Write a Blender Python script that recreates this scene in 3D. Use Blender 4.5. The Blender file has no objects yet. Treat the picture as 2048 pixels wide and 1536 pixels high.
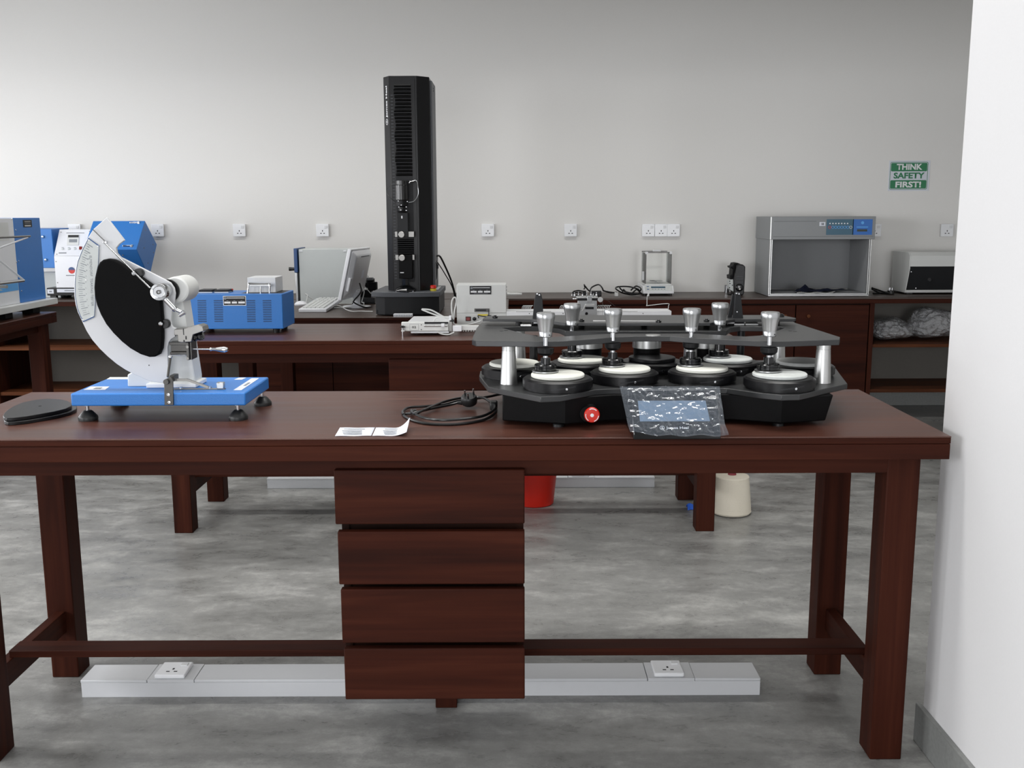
import bpy, bmesh, math, random
from mathutils import Vector, Matrix, geometry
random.seed(7)
SC = bpy.context.scene
COL = SC.collection

# ------------------------------------------------------------------ camera
FPX, TH, RO, EYE = 2000.0, math.radians(9.68), math.radians(-0.2), 1.371
V0 = Vector((0, math.sin(TH), math.cos(TH)))
FWD = Vector((0, math.cos(TH), -math.sin(TH)))
RT = Vector((math.cos(RO), 0, 0)) + math.sin(RO) * V0
UP = Vector((-math.sin(RO), 0, 0)) + math.cos(RO) * V0
cd = bpy.data.cameras.new('camera'); cam = bpy.data.objects.new('camera', cd); COL.objects.link(cam)
cd.sensor_fit = 'HORIZONTAL'; cd.sensor_width = 36; cd.lens = 36 * FPX / 2048
cd.clip_start = 0.05; cd.clip_end = 60
cam.matrix_world = Matrix(((RT.x, UP.x, -FWD.x, 0), (RT.y, UP.y, -FWD.y, 0), (RT.z, UP.z, -FWD.z, EYE), (0, 0, 0, 1)))
SC.camera = cam

# ------------------------------------------------------------------ world, lights, exposure
wd = bpy.data.worlds.new('world'); SC.world = wd; wd.use_nodes = True
wd.node_tree.nodes['Background'].inputs[0].default_value = (0.88, 0.92, 1.0, 1)
wd.node_tree.nodes['Background'].inputs[1].default_value = 0.5
SC.view_settings.view_transform = 'Standard'; SC.view_settings.look = 'None'
SC.view_settings.exposure = 0.72; SC.view_settings.gamma = 1.0; SC.view_settings.use_curve_mapping = False

def area(name, loc, target, sx, sy, power, col=(1, 1, 1)):
    l = bpy.data.lights.new(name, 'AREA'); l.shape = 'RECTANGLE'; l.size = sx; l.size_y = sy
    l.energy = power; l.color = col
    o = bpy.data.objects.new(name, l); COL.objects.link(o); o.location = loc
    o.rotation_euler = (Vector(target) - Vector(loc)).to_track_quat('-Z', 'Y').to_euler()
    return o
# daylight entering through the windows of the left wall and of the wall behind the camera
DAY = (0.985, 0.985, 1.0)
area('window_daylight_back', (-4.9, 5.2, 1.6), (0, 5.2, .9), 1.9, 1.3, 36, DAY)
area('window_daylight_middle', (-4.9, 2.4, 1.6), (0, 2.4, .9), 1.9, 1.3, 52, DAY)
area('window_daylight_front', (-4.9, -0.6, 1.6), (0, -0.6, .9), 1.9, 1.3, 64, DAY)
area('glass_door_daylight', (-1.2, -2.9, 1.25), (-1.2, 7, 1.0), 2.5, 1.9, 56, DAY)
area('glass_door_daylight', (2.9, -2.9, 1.25), (2.6, 7, 1.0), 2.5, 1.9, 66, DAY)
# rows of recessed ceiling lamps, shining down
for k, (yy, pw) in enumerate(((5.3, 28), (2.6, 34), (0.2, 13))):
    o = area('ceiling_lamp_row', (-1.0, yy, 3.42), (-1.0, yy, 0), 5.5, .3, pw, (1, .985, .96)); o.data.spread = math.radians(120)

# ------------------------------------------------------------------ measuring: points seen at a pixel on a real plane
def ray(px, py):
    return RT * ((px - 1024) / FPX) + UP * ((768 - py) / FPX) + FWD
def pY(px, py, y):
    r = ray(px, py); t = y / r.y; return Vector((r.x * t, y, EYE + r.z * t))
def pZ(px, py, z):
    r = ray(px, py); t = (z - EYE) / r.z; return Vector((r.x * t, r.y * t, z))
def pX(px, py, x):
    r = ray(px, py); t = x / r.x; return Vector((x, r.y * t, EYE + r.z * t))

# ------------------------------------------------------------------ materials
def lin(h):
    h = h.lstrip('#'); c = [int(h[i:i + 2], 16) / 255 for i in (0, 2, 4)]
    return tuple((v / 12.92 if v <= .04045 else ((v + .055) / 1.055) ** 2.4) for v in c) + (1,)
def base(name):
    m = bpy.data.materials.new(name); m.use_nodes = True
    nt = m.node_tree; return m, nt, nt.nodes['Principled BSDF']
def plain(name, col, rough=.5, metal=0., spec=.5, bump=0., bscale=60., var=0., coat=0.):
    m, nt, b = base(name); N, L = nt.nodes, nt.links
    c = lin(col) if isinstance(col, str) else tuple(col) + (1,)
    b.inputs['Roughness'].default_value = rough; b.inputs['Metallic'].default_value = metal
    b.inputs['Specular IOR Level'].default_value = spec; b.inputs['Coat Weight'].default_value = coat
    tc = N.new('ShaderNodeTexCoord'); nz = N.new('ShaderNodeTexNoise'); L.new(tc.outputs['Object'], nz.inputs['Vector'])
    nz.inputs['Scale'].default_value = bscale; nz.inputs['Detail'].default_value = 4
    mx = N.new('ShaderNodeMix'); mx.data_type = 'RGBA'
    mx.inputs['A'].default_value = c; mx.inputs['B'].default_value = tuple(v * (1 - max(var, .04)) for v in c[:3]) + (1,)
    L.new(nz.outputs['Fac'], mx.inputs['Factor']); L.new(mx.outputs['Result'], b.inputs['Base Color'])
    if bump:
        bp = N.new('ShaderNodeBump'); bp.inputs['Strength'].default_value = bump; bp.inputs['Distance'].default_value = .002
        L.new(nz.outputs['Fac'], bp.inputs['Height']); L.new(bp.outputs['Normal'], b.inputs['Normal'])
    return m
def wood(name, axis, dark, mid, light, rough=.5, spec=.08):
    m, nt, b = base(name); N, L = nt.nodes, nt.links
    b.inputs['Specular IOR Level'].default_value = spec
    tc = N.new('ShaderNodeTexCoord'); mp = N.new('ShaderNodeMapping'); L.new(tc.outputs['Object'], mp.inputs['Vector'])
    s = [14, 14, 14]; s[axis] = .8; mp.inputs['Scale'].default_value = s
    n1 = N.new('ShaderNodeTexNoise'); n1.inputs['Scale'].default_value = 1.; n1.inputs['Detail'].default_value = 6; n1.inputs['Distortion'].default_value = 1.2
    L.new(mp.outputs['Vector'], n1.inputs['Vector'])
    mp2 = N.new('ShaderNodeMapping'); s2 = [110, 110, 110]; s2[axis] = 3; mp2.inputs['Scale'].default_value = s2
    L.new(tc.outputs['Object'], mp2.inputs['Vector'])
    n2 = N.new('ShaderNodeTexNoise'); n2.inputs['Scale'].default_value = 1.; n2.inputs['Detail'].default_value = 3
    L.new(mp2.outputs['Vector'], n2.inputs['Vector'])
    ad = N.new('ShaderNodeMath'); ad.operation = 'MULTIPLY_ADD'; ad.inputs[1].default_value = .35
    L.new(n2.outputs['Fac'], ad.inputs[0]); L.new(n1.outputs['Fac'], ad.inputs[2])
    cr = N.new('ShaderNodeValToRGB'); e = cr.color_ramp.elements
    e[0].position = .45; e[0].color = lin(dark); e[1].position = .95; e[1].color = lin(light)
    k = e.new(.68); k.color = lin(mid)
    L.new(ad.outputs[0], cr.inputs['Fac']); L.new(cr.outputs['Color'], b.inputs['Base Color'])
    b.inputs['Roughness'].default_value = rough
    rr = N.new('ShaderNodeMapRange'); rr.inputs['To Min'].default_value = rough - .05; rr.inputs['To Max'].default_value = rough + .12
    L.new(n1.outputs['Fac'], rr.inputs['Value']); L.new(rr.outputs['Result'], b.inputs['Roughness'])
    bp = N.new('ShaderNodeBump'); bp.inputs['Strength'].default_value = .12; bp.inputs['Distance'].default_value = .001
    L.new(n2.outputs['Fac'], bp.inputs['Height']); L.new(bp.outputs['Normal'], b.inputs['Normal'])
    return m
def concrete(name):
    m, nt, b = base(name); N, L = nt.nodes, nt.links
    tc = N.new('ShaderNodeTexCoord')
    def nz(sc, det, dist, rough=.6):
        n = N.new('ShaderNodeTexNoise'); n.inputs['Scale'].default_value = sc; n.inputs['Detail'].default_value = det
        n.inputs['Distortion'].default_value = dist; n.inputs['Roughness'].default_value = rough
        L.new(tc.outputs['Object'], n.inputs['Vector']); return n
    mpf = N.new('ShaderNodeMapping'); mpf.inputs['Scale'].default_value = (.75, 1.5, 1); mpf.inputs['Rotation'].default_value = (0, 0, .25); L.new(tc.outputs['Object'], mpf.inputs['Vector'])
    a, c, d, f = nz(2.0, 8, .5, .6), nz(7, 10, .25, .68), nz(38, 6, 0, .7), nz(170, 3, 0)
    for q in (a, c): L.new(mpf.outputs['Vector'], q.inputs['Vector'])
    def mad(x, w, y):
        m_ = N.new('ShaderNodeMath'); m_.operation = 'MULTIPLY_ADD'; m_.inputs[1].default_value = w
        L.new(x.outputs['Fac'], m_.inputs[0])
        if y is None: m_.inputs[2].default_value = 0
        else: L.new(y.outputs[0], m_.inputs[2])
        return m_
    m1 = mad(d, .17, mad(c, .40, mad(a, .38, None))); m2 = mad(f, .07, m1)
    cr = N.new('ShaderNodeValToRGB'); e = cr.color_ramp.elements
    e[0].position = .38; e[0].color = lin('696967'); e[1].position = .66; e[1].color = lin('b4b4b1')
    k = e.new(.52); k.color = lin('898987')
    L.new(m2.outputs[0], cr.inputs['Fac'])
    vo = N.new('ShaderNodeTexVoronoi'); vo.feature = 'DISTANCE_TO_EDGE'; vo.inputs['Scale'].default_value = 1.3
    wob = N.new('ShaderNodeMix'); wob.data_type = 'RGBA'; wob.inputs['Factor'].default_value = .12
    L.new(tc.outputs['Object'], wob.inputs['A']); L.new(c.outputs['Color'], wob.inputs['B']); L.new(wob.outputs['Result'], vo.inputs['Vector'])
    gt = N.new('ShaderNodeMath'); gt.operation = 'LESS_THAN'; gt.inputs[1].default_value = .002; L.new(vo.outputs['Distance'], gt.inputs[0])
    dk = N.new('ShaderNodeMix'); dk.data_type = 'RGBA'; dk.inputs['B'].default_value = lin('4c4d4a')
    sc = N.new('ShaderNodeMath'); sc.operation = 'MULTIPLY'; sc.inputs[1].default_value = .06; L.new(gt.outputs[0], sc.inputs[0])
    L.new(sc.outputs[0], dk.inputs['Factor']); L.new(cr.outputs['Color'], dk.inputs['A']); L.new(dk.outputs['Result'], b.inputs['Base Color'])
    rr = N.new('ShaderNodeMapRange'); rr.inputs['From Min'].default_value = .3; rr.inputs['From Max'].default_value = .7
    rr.inputs['To Min'].default_value = .20; rr.inputs['To Max'].default_value = .48
    L.new(c.outputs['Fac'], rr.inputs['Value']); L.new(rr.outputs['Result'], b.inputs['Roughness'])
    bp = N.new('ShaderNodeBump'); bp.inputs['Strength'].default_value = .06; bp.inputs['Distance'].default_value = .001
    L.new(m1.outputs[0], bp.inputs['Height']); L.new(bp.outputs['Normal'], b.inputs['Normal'])
    return m
def film(name, tint=(1, 1, 1), op=.12, bscale=30., bstr=.6, rough=.08, milk=(.8, .85, .9), fres=.25, wave=True):
    """clear crumpled plastic or glass: mostly transparent with glossy creases"""
    m = bpy.data.materials.new(name); m.use_nodes = True; nt = m.node_tree; N, L = nt.nodes, nt.links
    N.remove(N['Principled BSDF']); out = N['Material Output']
    tr = N.new('ShaderNodeBsdfTransparent'); tr.inputs[0].default_value = tuple(tint) + (1,)
    gl = N.new('ShaderNodeBsdfGlossy'); gl.inputs['Roughness'].default_value = rough
    df = N.new('ShaderNodeBsdfDiffuse'); df.inputs[0].default_value = tuple(milk) + (1,)
    tc = N.new('ShaderNodeTexCoord'); nz = N.new('ShaderNodeTexNoise'); nz.inputs['Scale'].default_value = bscale
    nz.inputs['Detail'].default_value = 3; nz.inputs['Distortion'].default_value = 1.5; L.new(tc.outputs['Object'], nz.inputs['Vector'])
    m1 = N.new('ShaderNodeMixShader'); m1.inputs[0].default_value = op
    if bstr:
        bp = N.new('ShaderNodeBump'); bp.inputs['Strength'].default_value = bstr; bp.inputs['Distance'].default_value = .01
        L.new(nz.outputs['Fac'], bp.inputs['Height'])
        for s in (gl, df): L.new(bp.outputs['Normal'], s.inputs['Normal'])
    lw = N.new('ShaderNodeLayerWeight'); lw.inputs['Blend'].default_value = fres
    if bstr: L.new(bp.outputs['Normal'], lw.inputs['Normal'])
    L.new(tr.outputs[0], m1.inputs[1]); L.new(df.outputs[0], m1.inputs[2])
    m2 = N.new('ShaderNodeMixShader'); L.new(lw.outputs['Facing' if bstr else 'Fresnel'], m2.inputs[0])
    L.new(m1.outputs[0], m2.inputs[1]); L.new(gl.outputs[0], m2.inputs[2]); L.new(m2.outputs[0], out.inputs['Surface'])
    return m

WD = ('2a1610', '43261b', '5a3424')
M = {}
for nm, ax in (('wood_x', 0), ('wood_y', 1), ('wood_z', 2)): M[nm] = wood(nm, ax, '29120c', '381910', '472317')
M['wood_top'] = wood('wood_top', 0, '3c211a', '4a2a20', '583529', .33, .5)
M['wood_top_y'] = wood('wood_top_y', 1, '3c211a', '4a2a20', '583529', .33, .5)
M['wood_warm'] = wood('wood_warm', 0, '462818', '5a3420', '6c4329', .45)
M['wood_counter'] = wood('wood_counter', 0, '30241f', '3d2f28', '4a3a31', .34, .5)
M['wood_dark'] = wood('wood_dark', 0, '160b08', '1f100b', '2a1710', .5)
M['wall'] = plain('wall_paint', 'e9e8e5', .65, spec=.25, bump=.06, bscale=220, var=.03)
M['wall_white'] = plain('wall_white_paint', 'dededf', .6, spec=.25, bump=.05, bscale=200, var=.02)
M['ceiling'] = plain('ceiling_paint', '9c9b97', .8)
M['floor'] = concrete('polished_concrete')
M['shade_board'] = plain('grey_shade_board', '6d6a65', .8, spec=.2, var=.08)  # dark grey that carries the shade behind the open shelves
M['skirting'] = plain('cement_skirting', '8d8f8d', .5, bump=.3, bscale=90, var=.35)
M['white'] = plain('white_enamel', 'e1e3e5', .38, var=.03)
M['white_satin'] = plain('satin_white_enamel', 'd0d2d5', .42, var=.03)
M['white_gloss'] = plain('white_plastic', 'e6e8ec', .25, var=.03)
M['offwhite'] = plain('off_white_enamel', 'd4d6d4', .42, var=.04)
M['grey_panel'] = plain('pale_grey_enamel', 'c3c8c7', .45, var=.05)
M['grey'] = plain('grey_enamel', '86898b', .42, var=.04)
M['grey_dark'] = plain('dark_grey_enamel', '55585a', .5, var=.06)
M['interior'] = plain('matt_grey_lining', '8b8d8f', .75, var=.05)
M['blue'] = plain('blue_hammered_enamel', '2b77c6', .40, bump=.25, bscale=380, var=.10)
M['blue_dark'] = plain('navy_enamel', '2b4d80', .4, var=.05)
M['black'] = plain('black_anodised', '121214', .34, spec=.3, var=.15)
M['black_soft'] = plain('black_powder_coat', '0b0b0c', .5, spec=.12, bump=.15, bscale=500, var=.2)
M['black_matt'] = plain('black_matt', '0a0a0b', .75, spec=.1, bump=.1, bscale=600, var=.2)
M['black_gloss'] = plain('black_gloss_plastic', '0d0e10', .15, var=.1)
M['black_grey'] = plain('charcoal_powder_coat', '232426', .45, spec=.25, bump=.1, bscale=400, var=.1)
M['charcoal'] = plain('satin_charcoal_metal', '363738', .36, metal=.2, spec=.5, var=.08)
M['slate'] = plain('slate_panel', '4a4d52', .5, var=.08)
M['rubber'] = plain('black_rubber', '1a1b1c', .42, var=.1)
M['chrome'] = plain('chrome', 'd8dadd', .12, metal=1)
M['turned_steel'] = plain('turned_steel', 'c2c3c3', .30, metal=.9, var=.06)
M['steel'] = plain('brushed_steel', 'b9bbbc', .3, metal=1, var=.1)
M['alu'] = plain('satin_aluminium', 'c9cac9', .36, metal=.95, var=.05)
M['gunmetal'] = plain('gunmetal', '5a5957', .4, metal=.8, var=.12)
M['nickel'] = plain('nickel', '8c8b88', .35, metal=.85, var=.08)
M['foam'] = plain('cream_abradant_cloth', 'dfe0d8', .85, spec=.2, bump=.15, bscale=300, var=.04)
M['foam_blue'] = plain('faded_blue_abradant_cloth', 'd3d7d5', .85, spec=.2, bump=.15, bscale=60, var=.25)
M['foam_grey'] = plain('grey_abradant_cloth', 'bcbebd', .85, spec=.2, bump=.2, bscale=50, var=.2)
M['red'] = plain('red_plastic', 'cf2413', .35)
M['yellow'] = plain('yellow_plastic', 'd8c32c', .45)
M['red_dark'] = plain('dark_red_plastic', '7e1510', .3)
M['paper'] = plain('white_paper', 'd9dde6', .7, var=.03)
M['ink'] = plain('black_ink', '1c1d20', .6)
M['ink_grey'] = plain('grey_ink', '83888e', .6)
M['ink_white'] = plain('white_ink', 'e8eaec', .6)
M['socket_white'] = plain('moulded_white', 'f3f5f8', .3, var=.02)
M['green'] = plain('sign_green', '2a7d53', .5)
M['teal'] = plain('teal_panel', '2c5a70', .35)
M['bluepanel'] = plain('blue_panel', '1c66b8', .35)
M['lightblue'] = plain('light_blue_band', '57a5e6', .4)
M['lcd'] = plain('lcd_glass', '4c6372', .15)
M['screen'] = plain('screen_glass', '6f8296', .12, var=.1)
M['lcd_dark'] = plain('dark_lcd', '252f24', .2)
M['cone'] = plain('cream_yarn', 'd9d2c2', .9, spec=.1, bump=.4, bscale=160, var=.06)
M['cone_tip'] = plain('wine_paper_cone', '7a2730', .6)
M['navy'] = plain('navy_cloth', '141a30', .9, spec=.2, bump=.4, bscale=120, var=.2)
M['cable_white'] = plain('white_cable', 'cfd1cf', .4)
M['cable_black'] = plain('black_cable', '131415', .3)
M['bluecloth'] = plain('blue_cloth', '2f67d6', .8)
M['film'] = film('clear_wrapping_film', (.93, .96, 1), .07, 15, .8, .12, (.66, .76, .9), .20)
M['bag'] = film('crumpled_polythene', (.93, .94, .95), .30, 34, 1., .08, (.97, .98, 1), .40)
M['glass'] = film('clear_glass', (.99, .995, .99), .01, 1, 0, .02, (.8, .85, .85), .12)
M['window_glass'] = film('window_glass', (.98, .99, 1), .02, 1, 0, .02, (.8, .85, .9), .1)

# ------------------------------------------------------------------ mesh helpers
def bx(bm, x0, x1, y0, y1, z0, z1):
    if x0 > x1: x0, x1 = x1, x0
    if y0 > y1: y0, y1 = y1, y0
    if z0 > z1: z0, z1 = z1, z0
    v = [bm.verts.new(p) for p in ((x0, y0, z0), (x1, y0, z0), (x1, y1, z0), (x0, y1, z0), (x0, y0, z1), (x1, y0, z1), (x1, y1, z1), (x0, y1, z1))]
    for f in ((0, 3, 2, 1), (4, 5, 6, 7), (0, 1, 5, 4), (1, 2, 6, 5), (2, 3, 7, 6), (3, 0, 4, 7)): bm.faces.new([v[i] for i in f])
    return bm
def B(*a):
    bm = bmesh.new()
    if a and not hasattr(a[0], '__len__'): a = [a]
    for q in a: bx(bm, *q)
    return bm
def prism(bm, loops, frame, d0, d1):
    """loops: outer then holes, 2-D; frame(u, v, d) -> point; extruded from d0 to d1"""
    vs = []
    tri = geometry.tessellate_polygon([[Vector((p[0], p[1], 0)) for p in lp] for lp in loops])
    flat = [p for lp in loops for p in lp]
    a = [bm.verts.new(frame(p[0], p[1], d0)) for p in flat]; b = [bm.verts.new(frame(p[0], p[1], d1)) for p in flat]
    if len(loops) == 1:
        bm.faces.new(a); bm.faces.new(b[::-1])
    else:
        for t in tri:
            bm.faces.new([a[i] for i in t]); bm.faces.new([b[i] for i in reversed(t)])
    o = 0
    for lp in loops:
        n = len(lp)
        for i in range(n):
            j = (i + 1) % n
            bm.faces.new((a[o + i], b[o + i], b[o + j], a[o + j]))
        o += n
    bmesh.ops.recalc_face_normals(bm, faces=bm.faces)
    return bm
FXZ = lambda u, v, d: Vector((u, d, v))
FXY = lambda u, v, d: Vector((u, v, d))
FYZ = lambda u, v, d: Vector((d, u, v))
def PXZ(pts, y0, y1, bm=None, holes=()): return prism(bm or bmesh.new(), [pts] + list(holes), FXZ, y0, y1)
def PXY(pts, z0, z1, bm=None, holes=()): return prism(bm or bmesh.new(), [pts] + list(holes), FXY, z0, z1)
def PYZ(pts, x0, x1, bm=None, holes=()): return prism(bm or bmesh.new(), [pts] + list(holes), FYZ, x0, x1)
def lathe(bm, org, axis, prof, seg=32, close=True):
    """prof: list of (radius, height along axis)"""
    org = Vector(org); ax = Vector(axis).normalized(); u = ax.orthogonal().normalized(); w = ax.cross(u)
    rings = []
    for r, h in prof:
        if r < 1e-6: rings.append([bm.verts.new(org + ax * h)])
        else: rings.append([bm.verts.new(org + ax * h + (u * math.cos(2 * math.pi * i / seg) + w * math.sin(2 * math.pi * i / seg)) * r) for i in range(seg)])
    for a, b in zip(rings, rings[1:]):
        for i in range(seg):
            j = (i + 1) % seg
            if len(a) == 1 and len(b) == 1: break
            if len(a) == 1: bm.faces.new((a[0], b[i], b[j]))
            elif len(b) == 1: bm.faces.new((a[i], b[0], a[j]))
            else: bm.faces.new((a[i], b[i], b[j], a[j]))
    if close:
        if len(rings[0]) > 1: bm.faces.new(rings[0])
        if len(rings[-1]) > 1: bm.faces.new(rings[-1])
    bmesh.ops.recalc_face_normals(bm, faces=bm.faces)
    return bm
def LT(org, axis, prof, seg=32, bm=None): return lathe(bm or bmesh.new(), org, axis, prof, seg)
def CY(p0, p1, r0, r1=None, seg=24, bm=None):
    p0, p1 = Vector(p0), Vector(p1); r1 = r0 if r1 is None else r1
    return lathe(bm or bmesh.new(), p0, p1 - p0, [(r0, 0), (r1, (p1 - p0).length)], seg)
def smooth_pts(pts, n=8):
    P = [Vector(p) for p in pts]; P = [P[0]] + P + [P[-1]]; out = []
    for i in range(1, len(P) - 2):
        a, b, c, d = P[i - 1:i + 3]
        for k in range(n):
            t = k / n; out.append(.5 * ((2 * b) + (c - a) * t + (2 * a - 5 * b + 4 * c - d) * t * t + (3 * b - a - 3 * c + d) * t ** 3))
    out.append(P[-2]); return out
def TB(pts, r, seg=10, sm=8, bm=None):
    bm = bm or bmesh.new(); P = smooth_pts(pts, sm) if sm else [Vector(p) for p in pts]
    prev = None; n = None
    for i, p in enumerate(P):
        t = (P[min(i + 1, len(P) - 1)] - P[max(i - 1, 0)])
        t = t.normalized() if t.length > 1e-9 else Vector((0, 0, 1))
        if n is None: n = t.orthogonal().normalized()
        n = (n - t * n.dot(t)); n = n.normalized() if n.length > 1e-6 else t.orthogonal().normalized()
        w = t.cross(n)
        ring = [bm.verts.new(p + (n * math.cos(2 * math.pi * k / seg) + w * math.sin(2 * math.pi * k / seg)) * r) for k in range(seg)]
        if prev:
            for k in range(seg): bm.faces.new((prev[k], prev[(k + 1) % seg], ring[(k + 1) % seg], ring[k]))
        else: bm.faces.new(ring)
        prev = ring
    bm.faces.new(prev)
    bmesh.ops.recalc_face_normals(bm, faces=bm.faces)
    return bm
def wpos(o):
    v = Vector((0, 0, 0))
    while o: v = v + o.location; o = o.parent
    return v
def obj(name, bm, mat, parent=None, bev=0., smooth=35, loc=None, label=None, seg=2):
    """ONE mesh object built from world coordinates; child of parent"""
    off = wpos(parent) if parent else Vector(loc) if loc is not None else Vector((0, 0, 0))
    bmesh.ops.translate(bm, verts=bm.verts, vec=-off)
    me = bpy.data.meshes.new(name); bm.to_mesh(me); bm.free()
    me.materials.append(M[mat] if isinstance(mat, str) else mat)
    for p in me.polygons: p.use_smooth = True
    me.set_sharp_from_angle(angle=math.radians(smooth))
    o = bpy.data.objects.new(name, me); COL.objects.link(o)
    if parent: o.parent = parent
    else: o.location = off
    if bev:
        b = o.modifiers.new('edge', 'BEVEL'); b.width = bev; b.segments = seg; b.limit_method = 'ANGLE'; b.angle_limit = math.radians(40); b.harden_normals = False
    if label: o['label'] = label
    return o
def thing(name, label, cat, loc, group=None):
    o = bpy.data.objects.new(name, None); COL.objects.link(o); o.location = loc; o.empty_display_size = .05
    o['label'] = label; o['category'] = cat
    if group: o['group'] = group
    return o
def tag(o, label, cat, group=None, kind=None):
    o['label'] = label; o['category'] = cat
    if group: o['group'] = group
    if kind: o['kind'] = kind
    return o
def struct(name, bm, mat, parent=None, **k):
    o = obj(name, bm, mat, parent, **k)
    if not parent: o['kind'] = 'structure'
    return o
def ctr(bm_min, bm_max): return ((bm_min[0] + bm_max[0]) / 2, (bm_min[1] + bm_max[1]) / 2, bm_min[2])
def text(name, s, org, right, up, size, mat, parent, w=None, align='CENTER', bold=0., label=None, th=.0004):
    """raised lettering; org = centre of the baseline, size = cap height"""
    c = bpy.data.curves.new(name, 'FONT'); c.body = s; c.size = 1.; c.align_x = align; c.extrude = 0.; c.offset = bold
    c.resolution_u = 3
    t = bpy.data.objects.new('tmp', c); me = bpy.data.meshes.new_from_object(t); bpy.data.objects.remove(t); bpy.data.curves.remove(c)
    R, U = Vector(right).normalized(), Vector(up).normalized(); Nn = R.cross(U)
    xs = [v.co.x for v in me.vertices]; ys = [v.co.y for v in me.vertices]
    H_ = .69; sy = size / H_; sx = sy if w is None else w / (max(xs) - min(xs))
    off = wpos(parent); O = Vector(org)
    for v in me.vertices: v.co = O - off + R * (v.co.x * sx) + U * (v.co.y * sy) + Nn * th
    me.materials.clear(); me.materials.append(M[mat])
    o = bpy.data.objects.new(name, me); COL.objects.link(o); o.parent = parent
    if label: o['label'] = label
    return o
def copy_tree(o, parent=None):
    c = o.copy(); COL.objects.link(c)
    if parent: c.parent = parent
    for ch in [k for k in bpy.data.objects if k.parent == o]: copy_tree(ch, c)
    return c
def rotz(bm, ang, c):
    bmesh.ops.rotate(bm, verts=bm.verts, cent=Vector(c), matrix=Matrix.Rotation(ang, 3, 'Z')); return bm

# ------------------------------------------------------------------ room
WALL_Y, LEFT_X, FAR_X, REAR_Y, CEIL = 7.08, -5.0, 4.6, -3.0, 3.45
struct('floor', B(LEFT_X - .2, FAR_X + .2, REAR_Y - .2, WALL_Y + .2, -.1, 0), 'floor')
struct('ceiling', B(LEFT_X - .2, FAR_X + .2, REAR_Y - .2, WALL_Y + .2, CEIL, CEIL + .1), 'ceiling')
struct('wall_back', B(LEFT_X - .2, FAR_X + .2, WALL_Y, WALL_Y + .2, 0, CEIL), 'wall')
struct('wall_far_right', B(FAR_X, FAR_X + .2, REAR_Y, WALL_Y, 0, CEIL), 'wall')
# left wall with three window openings
wins = [(4.25, 6.15), (1.45, 3.35), (-1.55, .35)]
lw = bmesh.new(); ys = [REAR_Y] + [v for a in sorted(wins) for v in a] + [WALL_Y]
for i in range(0, len(ys), 2): bx(lw, LEFT_X - .2, LEFT_X, ys[i], ys[i + 1], 0, CEIL)
for a, b in wins: bx(lw, LEFT_X - .2, LEFT_X, a, b, 0, .95); bx(lw, LEFT_X - .2, LEFT_X, a, b, 2.3, CEIL)
struct('wall_left', lw, 'wall_white')
fw = bmesh.new(); bx(fw, LEFT_X - .2, -2.5, REAR_Y - .2, REAR_Y, 0, CEIL); bx(fw, .1, 1.6, REAR_Y - .2, REAR_Y, 0, CEIL); bx(fw, 4.2, FAR_X + .2, REAR_Y - .2, REAR_Y, 0, CEIL)
for q0_, q1_ in ((-2.5, .1), (1.6, 4.2)): bx(fw, q0_, q1_, REAR_Y - .2, REAR_Y, 0, .2); bx(fw, q0_, q1_, REAR_Y - .2, REAR_Y, 2.3, CEIL)
struct('wall_front', fw, 'wall_white')
for n, (a, b) in enumerate(wins):
    f = B((LEFT_X - .12, LEFT_X - .07, a, a + .05, 0.95, 2.3), (LEFT_X - .12, LEFT_X - .07, b - .05, b, 0.95, 2.3),
          (LEFT_X - .12, LEFT_X - .07, a + .05, b - .05, 0.95, 1.0), (LEFT_X - .12, LEFT_X - .07, a + .05, b - .05, 2.25, 2.3),
          (LEFT_X - .12, LEFT_X - .07, (a + b) / 2 - .025, (a + b) / 2 + .025, 1.0, 2.25))
    w = struct('window_%d' % (n + 1), f, 'white'); g = obj('window_pane', B(LEFT_X - .1, LEFT_X - .094, a + .05, b - .05, 1.0, 2.25), 'window_glass', w)
for n, (q0_, q1_) in enumerate(((-2.5, .1), (1.6, 4.2))):
    f = B((q0_, q0_ + .05, REAR_Y - .12, REAR_Y - .07, .2, 2.3), (q1_ - .05, q1_, REAR_Y - .12, REAR_Y - .07, .2, 2.3), (q0_ + .05, q1_ - .05, REAR_Y - .12, REAR_Y - .07, .2, .25),
      (q0_ + .05, q1_ - .05, REAR_Y - .12, REAR_Y - .07, 2.25, 2.3), ((q0_ + q1_) / 2 - .025, (q0_ + q1_) / 2 + .025, REAR_Y - .12, REAR_Y - .07, .25, 2.25))
    w = struct('window_%d' % (n + 4), f, 'white'); obj('window_pane', B(q0_ + .05, q1_ - .05, REAR_Y - .1, REAR_Y - .094, .25, 2.25), 'window_glass', w)
# unseen beam added under the ceiling to shade the top of the back wall
struct('shade_beam_1', B(LEFT_X, FAR_X, 3.45, 3.75, 2.24, CEIL), 'ceiling')
# projecting white wall at the right, ending just past the front edge of the near bench
NW_X, NW_Y = 1.068, 2.43
struct('wall_right', B(NW_X, NW_X + .25, REAR_Y, NW_Y, 0, CEIL), 'wall_white', bev=.006)
struct('baseboard_right', B(NW_X - .014, NW_X, REAR_Y, NW_Y + .012, 0, .105), 'skirting', bev=.002)
struct('baseboard_back', B(LEFT_X, FAR_X, WALL_Y - .014, WALL_Y, 0, .105), 'skirting', bev=.002)

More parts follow.
